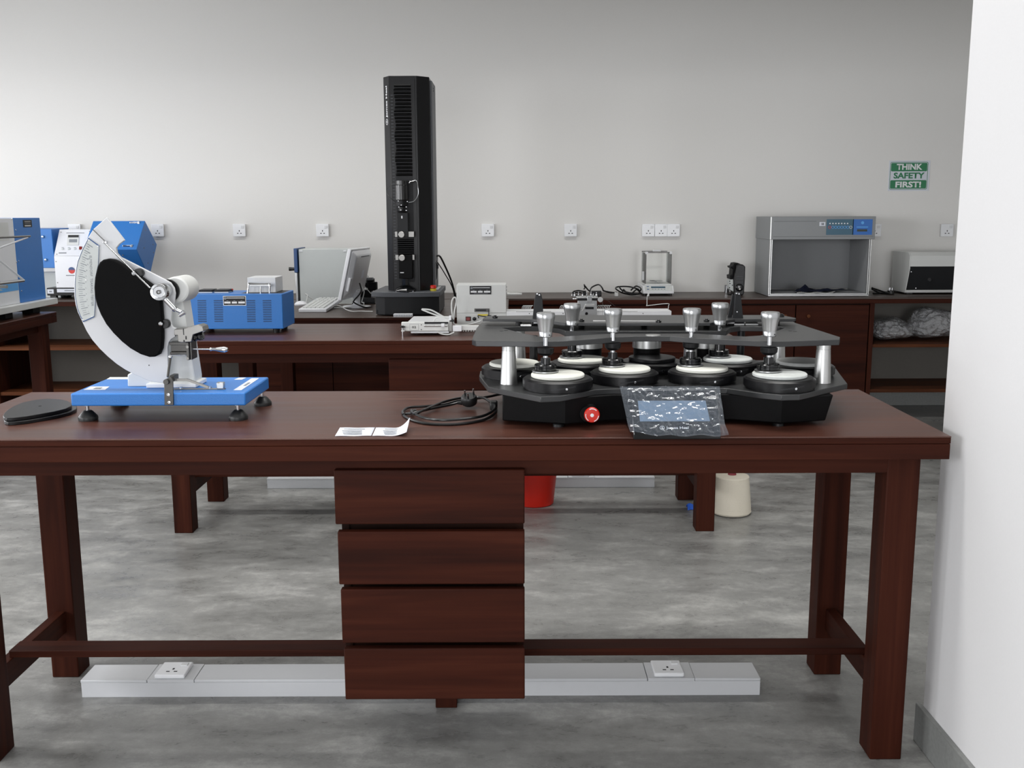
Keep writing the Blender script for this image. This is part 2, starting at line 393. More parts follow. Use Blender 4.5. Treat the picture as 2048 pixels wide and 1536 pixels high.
# ------------------------------------------------------------------ benches
def bench(x0, x1, y0, y1, zt, label, drawers=None, foot=None, along='x', legx=.05, low=True, top=None):
    t = thing('wooden_workbench', label, 'table', ((x0 + x1) / 2, (y0 + y1) / 2, 0), 'dark wooden lab benches')
    w = top or ('wood_top' if along == 'x' else 'wood_top_y'); wl = 'wood_x' if along == 'x' else 'wood_y'
    obj('tabletop', B(x0, x1, y0, y1, zt - .004, zt), w, t, bev=.0015)
    i = .0008; e0, e1 = zt - .018, zt - .0041
    obj('edge_rail', B((x0 + .0004, x1 - .0004, y0 + .0004, y0 + .06, e0, e1), (x0 + .0004, x1 - .0004, y1 - .06, y1 - .0004, e0, e1), (x0 + .0004, x0 + .06, y0 + .06, y1 - .06, e0, e1), (x1 - .06, x1 - .0004, y0 + .06, y1 - .06, e0, e1),
        (x0 + i, x1 - i, y0 + i, y0 + .06, zt - .056, zt - .0188), (x0 + i, x1 - i, y1 - .06, y1 - i, zt - .056, zt - .0188),
        (x0 + i, x0 + .06, y0 + .06, y1 - .06, zt - .056, zt - .0188), (x1 - .06, x1 - i, y0 + .06, y1 - .06, zt - .056, zt - .0188)), wl, t, bev=.0015)
    a = .045; az0, az1 = zt - .1, zt - .056
    obj('apron', B((x0 + .05, x1 - .05, y0 + a, y0 + a + .03, az0, az1), (x0 + .05, x1 - .05, y1 - a - .03, y1 - a, az0, az1),
        (x0 + .05, x0 + .08, y0 + a + .03, y1 - a - .03, az0, az1), (x1 - .08, x1 - .05, y0 + a + .03, y1 - a - .03, az0, az1)), wl, t, bev=.0015)
    s = .08; lx0, lx1 = x0 + legx, x1 - legx - s; ly0, ly1 = y0 + .043, y1 - .043 - s
    for lx in (lx0, lx1):
        for ly in (ly0, ly1): obj('leg', B(lx, lx + s, ly, ly + s, 0, zt - .057), 'wood_z', t, bev=.003)
    if low:
        for lx in (lx0, lx1): obj('side_stretcher', B(lx + .025, lx + .055, ly0 + s, ly1, .145, .21), 'wood_y', t, bev=.002)
        ym = y0 + .20
        if along == 'x': obj('long_stretcher', B(lx0 + s - .035, lx1 + .035, ym, ym + .065, .2105, .23), 'wood_x', t, bev=.002)
    if drawers:
        dx0, dx1, zs, foot = drawers
        obj('drawer_carcass', B((dx0 + .006, dx0 + .024, y0 + .0765, y1 - .2, zs[-1][0] + .004, az0 + .04), (dx1 - .02, dx1 - .002, y0 + .0765, y1 - .2, zs[-1][0] + .004, az0 + .04),
            (dx0 + .024, dx1 - .02, y0 + .08, y0 + .09, zs[-1][0] + .004, az0 + .04), (dx0 + .024, dx1 - .02, y0 + .09, y1 - .2, zs[-1][0] + .004, zs[-1][0] + .02)), 'wood_dark', t)
        for k, (za, zb) in enumerate(zs):
            o = (0, .004, .007, .010)[k]
            d = obj('drawer', B((dx0 + o, dx1, y0 + .022, y0 + .044, za, zb)), 'wood_x', t, bev=.003)
        obj('drawer_foot', B(foot - .03, foot + .03, y0 + .32, y0 + .38, 0, zs[-1][0] + .004), 'wood_z', t, bev=.002)
    return t
yf = 2.322
zz = [(pY(859, b, yf).z, pY(859, a, yf).z) for a, b in ((940, 1048.5), (1063, 1169), (1178.5, 1286), (1297, 1399))]
dxa, dxb = pY(667, 940, yf).x, pY(1049, 940, yf).x
t1 = bench(-1.435, 1.035, 2.30, 2.94, .85, 'dark wooden workbench nearest the camera with four stacked drawers', (dxa, dxb, zz, pZ(893, 1413, 0).x))
t2 = bench(-1.545, .95, 4.15, 4.80, .85, 'middle wooden workbench carrying the blue vented box and the long white beam', (-.52, -.075, zz, -.27), legx=.07)
t3 = bench(-1.56, -.02, 5.38, 6.53, .82, 'wooden bench behind the middle one, holding the monitor and the tall black tester', legx=.06, top='wood_counter')
t4 = bench(-3.2, -2.49, 3.05, 5.46, .85, 'wooden bench at the left frame edge under the blue and white cabinet', along='y', legx=.03, low=False)

# ------------------------------------------------------------------ wall counter with its cupboards and shelves
CY0, CZ = 6.56, .82
obj_c = obj('counter_top', B((-4.6, 4.2, CY0, WALL_Y - .002, CZ - .012, CZ)), 'wood_counter', bev=.0015, loc=(0, 6.8, .8))
tag(obj_c, 'long dark wooden worktop running along the back wall', 'worktop')
obj('front_edge', B((-4.6, 4.2, CY0 - .0015, CY0 + .05, CZ - .04, CZ - .0125)), 'wood_x', obj_c, bev=.001)
def shelf_unit(x0, x1, ups, label, mat='wood_warm'):
    t = thing('shelf_unit', label, 'shelf', ((x0 + x1) / 2, CY0 + .2, 0), 'open shelf units under the counter')
    for u in ups: obj('upright', B(u, u + .03, CY0 + .012, WALL_Y - .06, 0, CZ - .041), 'wood_z', t, bev=.0015)
    ups = sorted(ups)
    for a, b in zip(ups, ups[1:]):
        obj('shelf', B(a + .03, b, CY0 + .02, WALL_Y - .06, .486, .507), mat, t, bev=.001)
        obj('bottom_shelf', B(a + .03, b, CY0 + .02, WALL_Y - .06, .182, .204), mat, t, bev=.001)
        obj('shade_panel', B(a + .0, b + .03, WALL_Y - .0595, WALL_Y - .052, .182, CZ - .042), 'shade_board', t)  # added board, its grey stands in for shade on the wall behind
    return t
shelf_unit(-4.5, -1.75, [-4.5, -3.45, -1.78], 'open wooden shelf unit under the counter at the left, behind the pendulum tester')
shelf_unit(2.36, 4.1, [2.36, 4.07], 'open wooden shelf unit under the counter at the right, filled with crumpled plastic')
def cupboard(x0, x1, label):
    t = thing('base_cupboard', label, 'cupboard', ((x0 + x1) / 2, CY0 + .2, 0), 'cupboards under the counter')
    obj('carcass', B((x0, x1, CY0 + .03, WALL_Y - .06, .06, CZ - .0415)), 'wood_dark', t)
    obj('plinth', B((x0, x1, CY0 + .06, CY0 + .08, 0, .0595)), 'wood_x', t)
    m = (x0 + x1) / 2
    for k, (a, b) in enumerate(((x0 + .003, m - .002), (m + .002, x1 - .003))):
        d = obj('door', B((a, b, CY0 + .008, CY0 + .0295, .065, CZ - .05)), 'wood_z' if 0 else 'wood_x', t, bev=.002)
        kx = b - .06 if k == 0 else a + .06
        obj('knob', LT((kx, CY0 + .008, .69), (0, -1, 0), [(.006, 0), (.006, .008), (.012, .013), (.011, .02), (.0, .023)], 20), 'wood_warm', d)
    return t
cupboard(-1.72, -.66, 'wooden cupboard under the counter, hidden behind the monitor bench')
cupboard(-.655, .405, 'wooden cupboard under the counter, behind the white twin-panel tester')
cupboard(.41, 1.40, 'wooden cupboard under the counter, below the balance')
c4 = thing('base_cupboard', 'wooden cupboard with a small knob below the grey light cabinet', 'cupboard', (1.85, CY0 + .2, 0), 'cupboards under the counter')
obj('carcass', B((1.405, 2.355, CY0 + .03, WALL_Y - .06, .06, CZ - .0415)), 'wood_dark', c4)
obj('plinth', B((1.405, 2.355, CY0 + .06, CY0 + .08, 0, .0595)), 'wood_x', c4)
for a, b, kx in ((1.408, 1.866, 1.8), (1.874, 2.352, 1.951)):
    d = obj('door', B((a, b, CY0 + .008, CY0 + .0295, .065, CZ - .05)), 'wood_x', c4, bev=.002)
    obj('knob', LT((kx, CY0 + .008, .698), (0, -1, 0), [(.006, 0), (.006, .008), (.012, .013), (.011, .02), (.0, .023)], 20), 'wood_warm', d)

# ------------------------------------------------------------------ floor trunking with outlet boxes
def outlet_face(bm_frame, name, org, R, U, parent, size=.084, mat='socket_white', th=.009):
    R, U = Vector(R), Vector(U); N_ = R.cross(U); O = Vector(org)
    def fr(u, v, d): return O + R * u + U * v + N_ * d
    h = size / 2
    p = obj(name, prism(bmesh.new(), [[(-h, -h), (h, -h), (h, h), (-h, h)]], fr, 0, th), mat, parent, bev=.003)
    for (u, v, a, b) in ((0, -.004, .0028, .005), (-.011, -.021, .005, .0026), (.011, -.021, .005, .0026)):
        obj('pin_hole', prism(bmesh.new(), [[(u - a, v - b), (u + a, v - b), (u + a, v + b), (u - a, v + b)]], fr, th - .003, th + .0003), 'ink', p)
    obj('rocker_switch', prism(bmesh.new(), [[(.014, .014), (.034, .014), (.034, .032), (.014, .032)]], fr, th - .002, th + .003), 'white', p, bev=.001)
    return p
def trunking(y0, y1, x0, x1, label, outs):
    t = thing('cable_trunking', label, 'cable trunking', ((x0 + x1) / 2, (y0 + y1) / 2, 0), 'floor cable trunkings')
    obj('trunk_base', B(x0 + .001, x1 - .001, y0, y1, 0, .044), 'white_satin', t, bev=.001)
    cuts = [x0] + [v for o in outs for v in (o - .068, o + .068)] + [x1]
    for i in range(0, len(cuts), 2): obj('lid', B(cuts[i], cuts[i + 1] - .001, y0 - .001, y1 + .001, .0445, .053), 'white_satin', t, bev=.0015)
    for o in outs:
        pl = obj('outlet_plate', B(o - .067, o + .067, y0 - .0015, y1 + .0015, .0445, .054), 'white_satin', t, bev=.001)
        outlet_face(None, 'outlet', (o - .005, (y0 + y1) / 2 - .002, .054), (1, 0, 0), (0, 1, 0), pl, .086, th=.012)
    return t
trunking(2.69, 2.79, -1.243, .712, 'white floor trunking with two socket outlets under the nearest bench', [pZ(352, 1345, .053).x, pZ(1338, 1343, .053).x])
trunking(4.91, 5.01, -1.243, .722, 'white floor trunking far behind, under the middle bench', [-.75, .35])

# ------------------------------------------------------------------ wall sockets
def wall_socket(px, label, py=461):
    p = pY(px, py, WALL_Y)
    t = thing('wall_socket', label, 'wall socket', (p.x, WALL_Y, p.z), 'white wall sockets above the counter')
    obj('back_box', B(p.x - .038, p.x + .038, WALL_Y - .012, WALL_Y, p.z - .038, p.z + .038), 'white', t, bev=.002)
    outlet_face(None, 'outlet', (p.x, WALL_Y - .012, p.z), (1, 0, 0), (0, 0, 1), t, .088)
    return t
for px, lab in ((151, 'white wall socket half hidden by the white control box at the far left'), (317, 'white wall socket touching the right corner of the blue tumbling box'),
                (480, 'white wall socket above the blue vented box'), (646, 'white wall socket above the pale grey panel cabinet'),
                (976, 'first white wall socket right of the tall black tower'), (1141, 'single white wall socket midway between the tower and the triple sockets'),
                (1296, 'left one of the three joined wall sockets above the balance'), (1321.5, 'middle one of the three joined wall sockets above the balance'),
                (1346.5, 'right one of the three joined wall sockets above the balance'), (1748, 'white wall socket peeping out behind the grey light cabinet'),
                (1892, 'white wall socket beside the edge of the near white wall')):
    wall_socket(px, lab, 460.5)

# ------------------------------------------------------------------ safety sign
sp = pY(1818, 351.5, WALL_Y)
sg = thing('safety_sign', 'green and white safety notice on the back wall at the right', 'sign', (sp.x, WALL_Y, sp.z))
def rrect(cx, cz, w, h, r, n=5):
    out = []
    for sx, sz, a0 in ((1, 1, 0), (-1, 1, 90), (-1, -1, 180), (1, -1, 270)):
        for k in range(n + 1):
            a = math.radians(a0 + 90 * k / n); out.append((cx + sx * (w / 2 - r) + r * math.cos(a), cz + sz * (h / 2 - r) + r * math.sin(a)))
    return out
sy = WALL_Y
obj('paper_sheet', B(sp.x - .142, sp.x + .142, sy - .002, sy, sp.z - .103, sp.z + .103), 'paper', sg)
obj('border_line', PXZ(rrect(sp.x - .003, sp.z, .262, .188, .012), sy - .0026, sy - .002, holes=[rrect(sp.x - .003, sp.z, .256, .182, .010)]), 'green', sg)
obj('green_band', PXZ(rrect(sp.x - .003, sp.z + .0585, .25, .057, .008), sy - .003, sy - .002), 'green', sg)
obj('green_band', PXZ(rrect(sp.x - .003, sp.z - .0585, .25, .057, .008), sy - .003, sy - .002), 'green', sg)
for s, dz, c, w_ in (('THINK', .042, 'ink_white', .178), ('SAFETY', -.017, 'green', .215), ('FIRST!', -.078, 'ink_white', .178)):
    text('lettering', s, (sp.x - .003, sy - .003, sp.z + dz), (1, 0, 0), (0, 0, 1), .037, c, sg, w=w_, bold=.035)

# ================================================================== pendulum tearing tester on the near bench
def PX(Y, *pts):
    """outline traced on the real upright plane y = Y"""
    return [(q.x, q.z) for q in (pY(a, b, Y) for a, b in pts)]
def Z2(px, py, x0=120, y0=420, s=3.4913): return (x0 + px / s, y0 + py / s)
T = .85
pt = thing('pendulum_tester', 'pendulum tearing tester with white sector, black weight and blue base plate', 'testing machine', (-.92, 2.66, T))
a_, b_ = pZ(155, 782, .924), pZ(491, 786, .924)
bx0, bx1, by0 = -1.122, -.678, 2.50
by1 = pZ(534, 754, .924).y
obj('base_plate', B(bx0, bx1, by0, by1, .891, .924), 'blue', pt, bev=.004, seg=3)
for fx, fy in ((bx0 + .028, by0 + .03), (bx1 - .028, by0 + .03), (bx0 + .035, by1 - .03), (bx1 - .012, by1 - .03)):
    ft = obj('levelling_foot', LT((fx, fy, T), (0, 0, 1), [(.024, 0), (.0245, .006), (.0235, .010), (.013, .022), (.009, .025), (.0, .025)], 28), 'rubber', pt)
    obj('foot_stud', LT((fx, fy, T + .0245), (0, 0, 1), [(.004, 0), (.004, .012), (.0085, .0122), (.0085, .0166)], 16), 'chrome', ft)
# column behind the sector
Yc0, Yc1 = 2.60, 2.665
col = PX(Yc0, Z2(470, 1215), Z2(470, 1150), Z2(745, 1000), Z2(760, 560), Z2(800, 525), Z2(842, 560), Z2(852, 600), Z2(882, 800), Z2(940, 1170), Z2(940, 1215))
col[0] = (col[0][0], .924); col[-1] = (col[-1][0], .924)
obj('column', PXZ(col, Yc0, Yc1), 'offwhite', pt, bev=.003)
hb = pY(*Z2(850, 545), 2.60)
obj('bearing_housing', LT((hb.x - .012, 2.585, hb.z - .004), (0, 1, 0), [(.030, 0), (.034, .003), (.034, .09), (.031, .097), (0, .097)], 40), 'offwhite', pt)
obj('housing_seal', LT((hb.x - .03, 2.578, hb.z - .006), (0, 1, 0), [(.030, 0), (.030, .006), (0, .006)], 36), 'black', pt)
# foot block of the column
fb = PX(2.56, Z2(585, 1215), Z2(935, 1215))
obj('column_foot', B(fb[0][0], fb[1][0], 2.575, 2.67, .9245, .936), 'white', pt, bev=.002)
# the white sector
Ys = 2.56
outer = [Z2(*p) for p in ((325, 52), (232, 135), (197, 190), (150, 275), (118, 360), (104, 440), (98, 520), (99, 600), (108, 660), (124, 715), (152, 775), (185, 845), (225, 908),
    (278, 970), (335, 1025), (395, 1075), (455, 1115), (515, 1147), (560, 1165), (600, 1185), (640, 1198), (700, 1206), (748, 1206), (756, 1120), (752, 1040), (750, 960), (757, 925), (775, 902), (803, 885),
    (808, 825), (786, 818), (775, 800), (772, 770), (780, 705), (797, 640), (803, 585), (795, 545), (770, 508), (730, 485), (420, 328), (396, 300), (391, 265), (412, 238), (448, 212))]
sec = obj('sector', PXZ(PX(Ys, *outer), Ys, Ys + .010), 'white_satin', pt, bev=.0012)
# top rear flag of the sector
obj('sector_pin', LT(pY(*Z2(622, 1084), Ys), (0, -1, 0), [(.0014, 0), (.0014, .001), (0, .001)], 12), 'ink', sec)
# scale
sc_o = [Z2(*p) for p in ((199, 193), (155, 280), (124, 360), (109, 440), (104, 520), (106, 610), (121, 690), (140, 740), (162, 783), (240, 748), (246, 645), (244, 560), (252, 450), (268, 375), (273, 247))]
scale = obj('scale_plate', PXZ(PX(Ys - .003, *sc_o), Ys - .003, Ys), 'grey_panel', pt, bev=.0004)
cen = Vector(Z2(208, 503))
def shrink(l, k): 
    c = Vector((sum(p[0] for p in l) / len(l), sum(p[1] for p in l) / len(l))); return [tuple(c + (Vector(p) - c) * k) for p in l]
obj('scale_border', PXZ(PX(Ys - .0035, *sc_o), Ys - .0036, Ys - .003, holes=[PX(Ys - .0035, *shrink(sc_o, .972))]), 'blue_dark', scale)
hub_px = Vector(Z2(690, 570))
ticks = bmesh.new()
for k in range(34):
    t = k / 33; py = 235 + t * 500
    import bisect
    ox = 104 + ((py - 520) / 285) ** 2 * 62
    p = Vector(Z2(ox + 22 + (4 if k % 3 else 0), py)); d = (hub_px - p).normalized(); ln = 13 if k % 3 == 0 else 7
    n = Vector((-d.y, d.x)) * (.35 if k % 3 else .6)
    q = p + d * ln
    pts = [tuple(p + n), tuple(q + n), tuple(q - n), tuple(p - n)]
    prism(ticks, [PX(Ys - .0037, *pts)], FXZ, Ys - .0037, Ys - .0031)
obj('scale_marks', ticks, 'ink_grey', scale)
for k in range(0, 12):
    py = 262 + k * 41; ox = 104 + ((py - 520) / 285) ** 2 * 62 + 76
    p = pY(*Z2(min(ox, 198), py), Ys - .0032)
    text('scale_number', str(12 - k), p, (1, 0, 0), (0, 0, 1), .0032, 'ink_grey', scale)
tp = pY(*Z2(222, 500), Ys - .0032)
text('scale_lettering', 'ELMENDORF  TEARING TESTER', tp + Vector((-.0035, 0, .002)), Vector((-.035, 0, -1)), Vector((1, 0, -.035)), .0058, 'ink_grey', scale, w=.128)
for p in ((203, 210), (265, 252), (224, 743), (160, 768), (182, 490)):
    obj('screw', LT(pY(*Z2(*p), Ys - .003), (0, -1, 0), [(.0016, 0), (.0016, .0012), (0, .0016)], 12), 'chrome', scale)
# black pendulum weight
wp = [Z2(*p) for p in ((300, 347), (335, 340), (372, 346), (405, 362), (635, 520), (672, 560), (702, 640), (712, 760), (714, 900), (708, 970), (690, 1010), (660, 1026), (622, 1028), (560, 1008), (490, 968),
    (430, 920), (370, 860), (320, 798), (282, 730), (256, 665), (240, 600), (236, 540), (242, 470), (258, 400), (276, 365))]
obj('pendulum_weight', PXZ(PX(Ys - .026, *wp), Ys - .026, Ys - .0045), 'black_matt', pt, bev=.004, seg=3)
for a, c in (((515, 442), (550, 440)), ((703, 795), (735, 795))):
    g = pY(*Z2(*c), Ys - .012)
    k = obj('stop_buffer', LT((g.x, Ys - .018, g.z), (0, 1, 0), [(.0105, 0), (.0115, .002), (.0115, .015), (0, .015)], 28), 'rubber', pt)
    s_ = pY(*Z2(*a), Ys - .028)
    obj('bolt', LT((s_.x, Ys - .026, s_.z), (0, -1, 0), [(.0052, 0), (.0052, .003), (.003, .004), (.002, .002), (0, .002)], 20), 'chrome', k)
# hub and arm
h = pY(*Z2(690, 573), 2.51)
hub = obj('hub', LT((h.x, 2.508, h.z), (0, 1, 0), [(.0, 0), (.006, 0), (.006, .003), (.014, .003), (.0152, .001), (.0205, 0), (.0215, .003), (.0215, .022), (.018, .024), (.018, .05)], 40), 'chrome', pt)
obj('hub_centre', LT((h.x, 2.509, h.z), (0, -1, 0), [(.0055, 0), (.0055, .003), (.003, .0034), (.0026, .001), (0, .001)], 20), 'gunmetal', hub)
r0, r1 = pY(*Z2(735, 622), 2.535), pY(*Z2(800, 690), 2.535)
arm = obj('clamp_spindle', CY(r0, r1, .0062, seg=20), 'chrome', pt)
r2 = pY(*Z2(815, 705), 2.535)
obj('spindle_collar', CY(r1 - (r1 - r0) * .02, r1 + (r2 - r1) * .8, .0085, .006, 20), 'chrome', arm)
w1, w2, w3 = pY(*Z2(832, 738), 2.535), pY(*Z2(848, 712), 2.535), pY(*Z2(872, 712), 2.535)
wn = CY(r1, w2, .005, seg=14); CY(w1, w3, .0045, .0062, 14, wn)
obj('wing_nut', wn, 'chrome', arm)
# pointer rods
q = [Z2(231, 137), Z2(262, 168), Z2(318, 222)]
obj('pointer', TB([pY(*a, Ys - .006) for a in q], .0011, 8, 4), 'gunmetal', pt)
obj('pointer_arm', TB([pY(*Z2(312, 232), Ys - .008), pY(*Z2(420, 340), Ys - .016), pY(*Z2(630, 545), Ys - .033)], .0018, 8, 4), 'chrome', pt)
obj('pointer_joint', LT(pY(*Z2(318, 225), Ys - .004), (0, -1, 0), [(.004, 0), (.004, .006), (0, .007)], 14), 'chrome', pt)
# clamp head
cl = [Z2(*p) for p in ((806, 830), (868, 826), (975, 800), (1004, 812), (1012, 842), (938, 868), (925, 918), (858, 922), (832, 918), (828, 872), (806, 872))]
clamp = obj('fixed_clamp', PXZ(PX(2.555, *cl), 2.545, 2.592), 'nickel', pt, bev=.0015)
for p in ((862, 850, 4, 22), (880, 892, 5, 12), (866, 914, 5, 6)):
    q = PX(2.5445, Z2(p[0] - p[2], p[1] - p[3]), Z2(p[0] + p[2], p[1] + p[3]))
    obj('slot', B(q[0][0], q[1][0], 2.5443, 2.5455, q[1][1], q[0][1]), 'ink', clamp)
kb = pY(*Z2(930, 890), 2.56); kc = pY(*Z2(1024, 872), 2.56)
dk = (kc - kb).normalized()
obj('clamp_knob', LT(kb, dk, [(.006, 0), (.0105, .002), (.0115, .006), (.0085, .010), (.0085, .012), (.0115, .016), (.0115, .022), (.009, .027), (0, .028)], 9), 'black_gloss', clamp)
obj('clamp_lever_cap', LT(pY(*Z2(985, 822), 2.575), (0.6, 0, -.7), [(.0, -.006), (.009, -.004), (.011, .003), (.010, .012), (0, .013)], 20), 'white_gloss', clamp)
# sliding knife carriage
q = PX(2.56, Z2(757, 925), Z2(905, 1015))
car = obj('knife_carriage', B((q[0][0], q[1][0] - .004, 2.566, 2.595, q[1][1] + .002, q[1][1] + .008), (q[0][0], q[1][0] - .004, 2.566, 2.595, q[0][1] - .008, q[0][1]),
    (q[0][0], q[1][0] - .004, 2.575, 2.598, q[1][1] + .008, q[0][1] - .008)), 'gunmetal', pt, bev=.001)
q = PX(2.55, Z2(880, 925), Z2(905, 1048)); q2 = PX(2.55, Z2(905, 925), Z2(918, 1048))
obj('end_plate', B((q[0][0], q[1][0], 2.548, 2.60, q[1][1], q[0][1]), (q[1][0] + .0005, q2[1][0], 2.556, 2.60, q2[1][1], q2[0][1])), 'gunmetal', car, bev=.0008)
for p in ((890, 956), (892, 1036)): obj('cap_screw', LT(pY(*Z2(*p), 2.548), (0, -1, 0), [(.0035, 0), (.0035, .002), (.002, .002), (.0018, .0005), (0, .0005)], 16), 'nickel', car)
obj('guide_rod', CY(pY(*Z2(757, 1012), 2.57), pY(*Z2(880, 1014), 2.57), .0018, seg=12), 'chrome', car)
ra, rb, rc = pY(*Z2(912, 970), 2.565), pY(*Z2(1045, 972), 2.565), pY(*Z2(1174, 975), 2.565)
obj('pull_rod', CY(ra, rb, .0022, seg=12), 'chrome', car)
dd = (rc - rb).length
obj('pull_handle', LT(rb, rc - rb, [(.003, 0), (.0045, .001), (.0045, .004), (.0032, .006), (.0038, dd * .3), (.0068, dd * .62), (.0075, dd * .82), (.005, dd * .97), (.003, dd), (0, dd * .99)], 18), 'chrome', car)
# release bracket on the front edge
yb = by0 - .004
q = PX(yb, Z2(731, 1362), Z2(793, 1362), Z2(789, 1190), Z2(775, 1165), Z2(762, 1165), Z2(728, 1215))
br = obj('release_bracket', PXZ(q, yb - .0015, yb + .0035), 'gunmetal', pt, bev=.0006)
for p in ((757, 1290), (762, 1344)): obj('socket_screw', LT(pY(*Z2(*p), yb - .0015), (0, -1, 0), [(.0042, 0), (.0042, .0026), (.0024, .0028), (.0022, .0008), (0, .0008)], 18), 'chrome', br)
k0 = pY(*Z2(738, 1202), yb - .012)
obj('bracket_knob', LT(k0, (0, 1, 0), [(.0, 0), (.0065, 0), (.007, .001), (.007, .012), (0, .012)], 24), 'gunmetal', br)
l0, l1 = pY(*Z2(752, 1165), yb + .006), pY(*Z2(770, 1030), yb + .03)
obj('release_lever', CY(l0, l1, .003, .0034, 12), 'gunmetal', br)
obj('lever_tip', LT(l1, (l1 - l0), [(.0034, -.002), (.0048, 0), (.0048, .004), (0, .006)], 14), 'chrome', br)
q = PX(2.53, Z2(775, 1150), Z2(812, 1190)); obj('catch_block', B(q[0][0], q[1][0], 2.515, 2.55, q[1][1], q[0][1]), 'gunmetal', br, bev=.001)
# stop rail on the base
sr = thing  # (alias kept short)
p0, p1 = pZ(*Z2(790, 1249), .926), pZ(*Z2(1150, 1249), .926)
rail = obj('stop_rail', B(p0.x, p1.x, p0.y - .004, p0.y + .008, .9242, .9265), 'nickel', pt, bev=.0005)
r = [pY(*Z2(815, 1180), 2.53), pY(*Z2(900, 1180), 2.53), pY(*Z2(1035, 1240), 2.515)]
bl = bmesh.new()
for a, b in zip(r, r[1:]):
    d = (b - a).normalized(); n = Vector((-d.z, 0, d.x)) * .0028
    prism(bl, [[((a - n).x, (a - n).z), ((b - n).x, (b - n).z), ((b + n).x, (b + n).z), ((a + n).x, (a + n).z)]], FXZ, 2.515, 2.521)
obj('leaf_spring', bl, 'nickel', rail)
for p in (848, 1050): 
    g = pZ(*Z2(p, 1247), .926); obj('rail_screw', LT((g.x, g.y, .926), (0, 0, 1), [(.004, 0), (.004, .005), (0, .006)], 14), 'chrome', rail)
q = PX(p0.y, Z2(1098, 1245), Z2(1145, 1200)); obj('adjuster', B(q[0][0], q[1][0], p0.y - .006, p0.y + .01, .9266, q[1][1] - .001), 'steel', rail, bev=.0015)
# labels on the base plate
def sheet(name, quad, z, mat, parent, th=.0006):
    pts = [pZ(a, b, z) for a, b in quad]
    return obj(name, PXY([(p.x, p.y) for p in pts], z - .0002, z + th), mat, parent)
sheet('sticker', [Z2(*p) for p in ((166, 1256), (315, 1256), (345, 1234), (215, 1234))], .9244, 'paper', pt)
sheet('sticker', [Z2(*p) for p in ((1212, 1258), (1268, 1258), (1390, 1176), (1338, 1176))], .9244, 'paper', pt)
sheet('sticker_print', [Z2(*p) for p in ((1280, 1228), (1296, 1228), (1330, 1206), (1314, 1206))], .9251, 'ink_grey', pt)
sheet('sticker', [Z2(*p) for p in ((1215, 1186), (1268, 1186), (1300, 1172), (1250, 1172))], .9244, 'paper', pt)
nm_ = sheet('name_plate', [Z2(*p) for p in ((325, 1183), (545, 1183), (578, 1168), (350, 1168))], .9244, 'offwhite', pt)
sheet('sticker_print', [Z2(*p) for p in ((232, 1250), (282, 1250), (296, 1240), (252, 1240))], .9251, 'ink_grey', pt)

# black weight plate lying at the left of the bench
px_ = [pZ(a, b, .868) for a, b in ((6, 832), (9, 826), (16, 819.5), (28, 812), (48, 804), (72, 799), (98, 796.6), (122, 797.4), (139, 801), (148, 806.5), (147, 811.5), (136, 817), (112, 823), (84, 828), (54, 833), (28, 836), (14, 836.5), (8, 835))]
wt = thing('sector_weight', 'flat black teardrop weight plate lying flat left of the blue tester base', 'weight plate', (-1.28, 2.62, T))
ol = [(p.x, p.y) for p in px_]
cxx = sum(p[0] for p in ol) / len(ol); cyy = sum(p[1] for p in ol) / len(ol)
obj('lower_plate', PXY([(cxx + (x - cxx) * 1.03 + .004, cyy + (y - cyy) * 1.03) for x, y in ol], T, T + .009), 'black', wt, bev=.0015)
obj('upper_plate', PXY([(cxx + (x - cxx) * .97 - .003, cyy + (y - cyy) * .97) for x, y in ol], T + .0095, T + .018), 'black', wt, bev=.0012)
g = pZ(80, 812, T + .018); obj('centre_screw', LT((g.x, g.y, T + .018), (0, 0, 1), [(.004, -.001), (.004, .0006), (0, .0006)], 16), 'ink', wt)
obj('locating_pin', LT((pZ(6, 829, T + .005).x + .006, pZ(6, 829, T + .005).y + .02, T + .0005), (0, 0, 1), [(.008, 0), (.008, .008), (0, .008)], 16), 'black_gloss', wt)

# printed leaflet
lf = thing('leaflet', 'small white printed leaflet in two panels with a curled corner, near the bench front', 'leaflet', (-.335, 2.38, T))
def leaf(name, quad, curl):
    bm = bmesh.new(); A = [pZ(a, b, T + .0006) for a, b in quad]; n = 14; m = 6; g = []
    for i in range(n + 1):
        row = []
        for j in range(m + 1):
            u, v = i / n, j / m
            p = (A[0] * (1 - u) + A[1] * u) * (1 - v) + (A[3] * (1 - u) + A[2] * u) * v
            z = .0009 + (.0255 * max(0, u - .55) ** 2 / .2 * (.35 + .65 * v) if curl else 0) + .0004 * math.sin(u * 9)
            row.append(bm.verts.new((p.x - (.006 * max(0, u - .7) if curl else 0), p.y, T + z)))
        g.append(row)
    for i in range(n):
        for j in range(m): bm.faces.new((g[i][j], g[i + 1][j], g[i + 1][j + 1], g[i][j + 1]))
    o = obj(name, bm, 'paper', lf, smooth=180); s = o.modifiers.new('thick', 'SOLIDIFY'); s.thickness = .0004; s.offset = 1; return o
leaf('left_panel', [(670, 872.5), (742.5, 872), (750, 855.5), (680, 855.5)], False)
leaf('right_panel', [(744.5, 872), (815, 872), (822, 856), (752, 855.5)], True)
for x0, x1 in ((688, 730), (770, 800)):
    sheet('printed_line', [(x0, 858.2), (x1, 858.2), (x1, 857.6), (x0, 857.6)], T + .0022, 'ink_grey', lf, .0002)
    for k in range(4): sheet('printed_line', [(x0 - 4 + k, 861 + 2.4 * k), (x1 - 6, 861 + 2.4 * k), (x1 - 6, 861.6 + 2.4 * k), (x0 - 4 + k, 861.6 + 2.4 * k)], T + .0022, 'ink_grey', lf, .0002)

